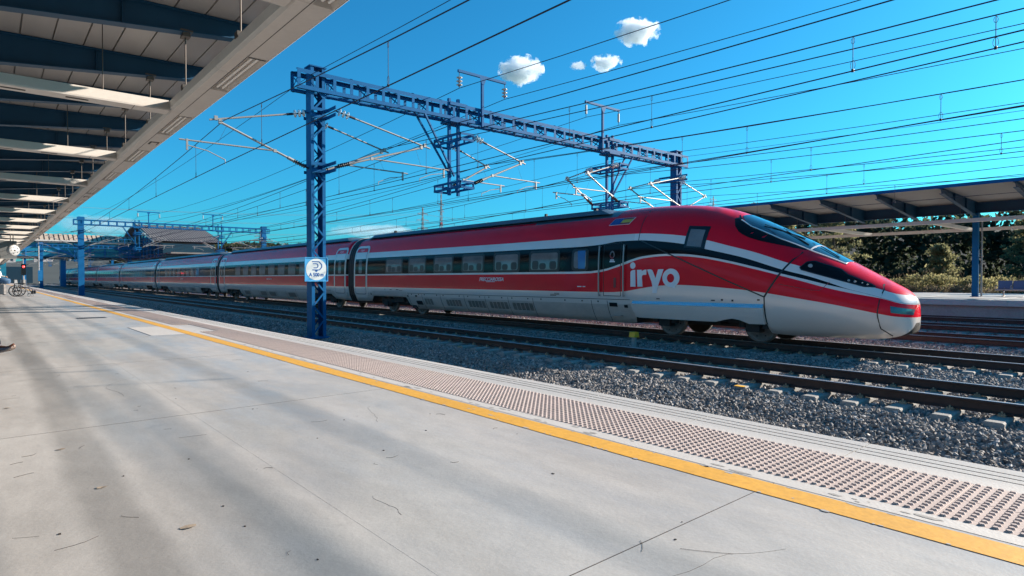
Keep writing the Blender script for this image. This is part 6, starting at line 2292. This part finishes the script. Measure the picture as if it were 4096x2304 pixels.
# ================================================================== CLOUDS
def cloud(name_dir, dist, sx, sz, seed, label, dens=.02, shape=None):
    d = Vector(name_dir)
    p = d * dist
    t = MB()
    m = MB()
    ic = bmesh.new()
    bmesh.ops.create_icosphere(ic, subdivisions=3, radius=1.0)
    right = Vector((math.cos(YAW), -math.sin(YAW), 0))
    fw = Vector((math.sin(YAW), math.cos(YAW), 0))
    ic.verts.index_update()
    vs = [p + right * (v.co.x * sx) + fw * (v.co.y * sx * .8) + Vector((0, 0, v.co.z * sz)) for v in ic.verts]
    m.add(vs, [tuple(v.index for v in f.verts) for f in ic.faces])
    ic.free()
    ma = bpy.data.materials.new('cloud_%d' % seed)
    ma.use_nodes = True
    tt = ma.node_tree
    tt.nodes.remove(tt.nodes['Principled BSDF'])
    vol = tt.nodes.new('ShaderNodeVolumePrincipled')
    vol.inputs['Color'].default_value = (.93, .965, 1.0, 1)
    vol.inputs['Anisotropy'].default_value = .35
    tc = tt.nodes.new('ShaderNodeTexCoord')
    def noise(sc_, det, off):
        mp = tt.nodes.new('ShaderNodeMapping')
        mp.inputs['Location'].default_value = off
        mp.inputs['Scale'].default_value = (1 / sx, 1 / sx, 1 / sx)
        tt.links.new(tc.outputs['Object'], mp.inputs['Vector'])
        n = tt.nodes.new('ShaderNodeTexNoise')
        n.inputs['Scale'].default_value = sc_
        n.inputs['Detail'].default_value = det
        n.inputs['Roughness'].default_value = .62
        tt.links.new(mp.outputs['Vector'], n.inputs['Vector'])
        return n.outputs['Fac']
    # falloff from the centre (object space is centred on the cloud, axes world)
    dt = tt.nodes.new('ShaderNodeMapping')
    dt.vector_type = 'POINT'
    dt.inputs['Rotation'].default_value = (0, 0, YAW)
    tt.links.new(tc.outputs['Object'], dt.inputs['Vector'])
    sv = tt.nodes.new('ShaderNodeVectorMath')
    sv.operation = 'MULTIPLY'
    sv.inputs[1].default_value = (1 / sx, 1 / (sx * .8), 1 / sz)
    tt.links.new(dt.outputs['Vector'], sv.inputs[0])
    ln = tt.nodes.new('ShaderNodeVectorMath')
    ln.operation = 'LENGTH'
    tt.links.new(sv.outputs[0], ln.inputs[0])
    a = tt.nodes.new('ShaderNodeMath')
    a.operation = 'MULTIPLY_ADD'                        # noise*2.0 - radius
    a.inputs[1].default_value = 3.7
    tt.links.new(noise(2.3, 9, (seed, seed * .7, 0)), a.inputs[0])
    neg = tt.nodes.new('ShaderNodeMath')
    neg.operation = 'MULTIPLY'
    neg.inputs[1].default_value = -1.75
    tt.links.new(ln.outputs['Value'], neg.inputs[0])
    tt.links.new(neg.outputs[0], a.inputs[2])
    r_ = tt.nodes.new('ShaderNodeMapRange')
    r_.inputs['From Min'].default_value = .5
    r_.inputs['From Max'].default_value = .72
    r_.inputs['To Max'].default_value = dens
    tt.links.new(a.outputs[0], r_.inputs['Value'])
    tt.links.new(r_.outputs['Result'], vol.inputs['Density'])
    tt.links.new(vol.outputs['Volume'], tt.nodes['Material Output'].inputs['Volume'])
    MATS[ma.name] = ma
    solo('cloud', m, ma.name, label, 'cloud', tuple(p), 'small white clouds', kind=None)
D0 = 2600
def dir_px(px, py):
    u, v = (px - 2048) / 2450, (1113 - py) / 2450
    return (math.sin(YAW) + math.cos(YAW) * u, math.cos(YAW) - math.sin(YAW) * u, v)
cloud(dir_px(2082, 285), D0, 104, 68, 3, 'left white cloud above the left feeder post', .05)
cloud(dir_px(2545, 134), D0, 112, 58, 8, 'highest and largest white cloud in the clear sky', .05)
cloud(dir_px(2420, 255), D0, 74, 38, 12, 'small white cloud below the highest one', .05)
cloud(dir_px(2312, 266), D0, 40, 20, 17, 'tiny wisp of cloud between the two larger ones', .05)

cloud(dir_px(430, 900), 6200, 520, 110, 23, 'faint pale cloud veil low over the footbridge', .0012)
cloud(dir_px(1500, 925), 6200, 600, 80, 31, 'faint pale cloud veil low behind the near mast', .0012)
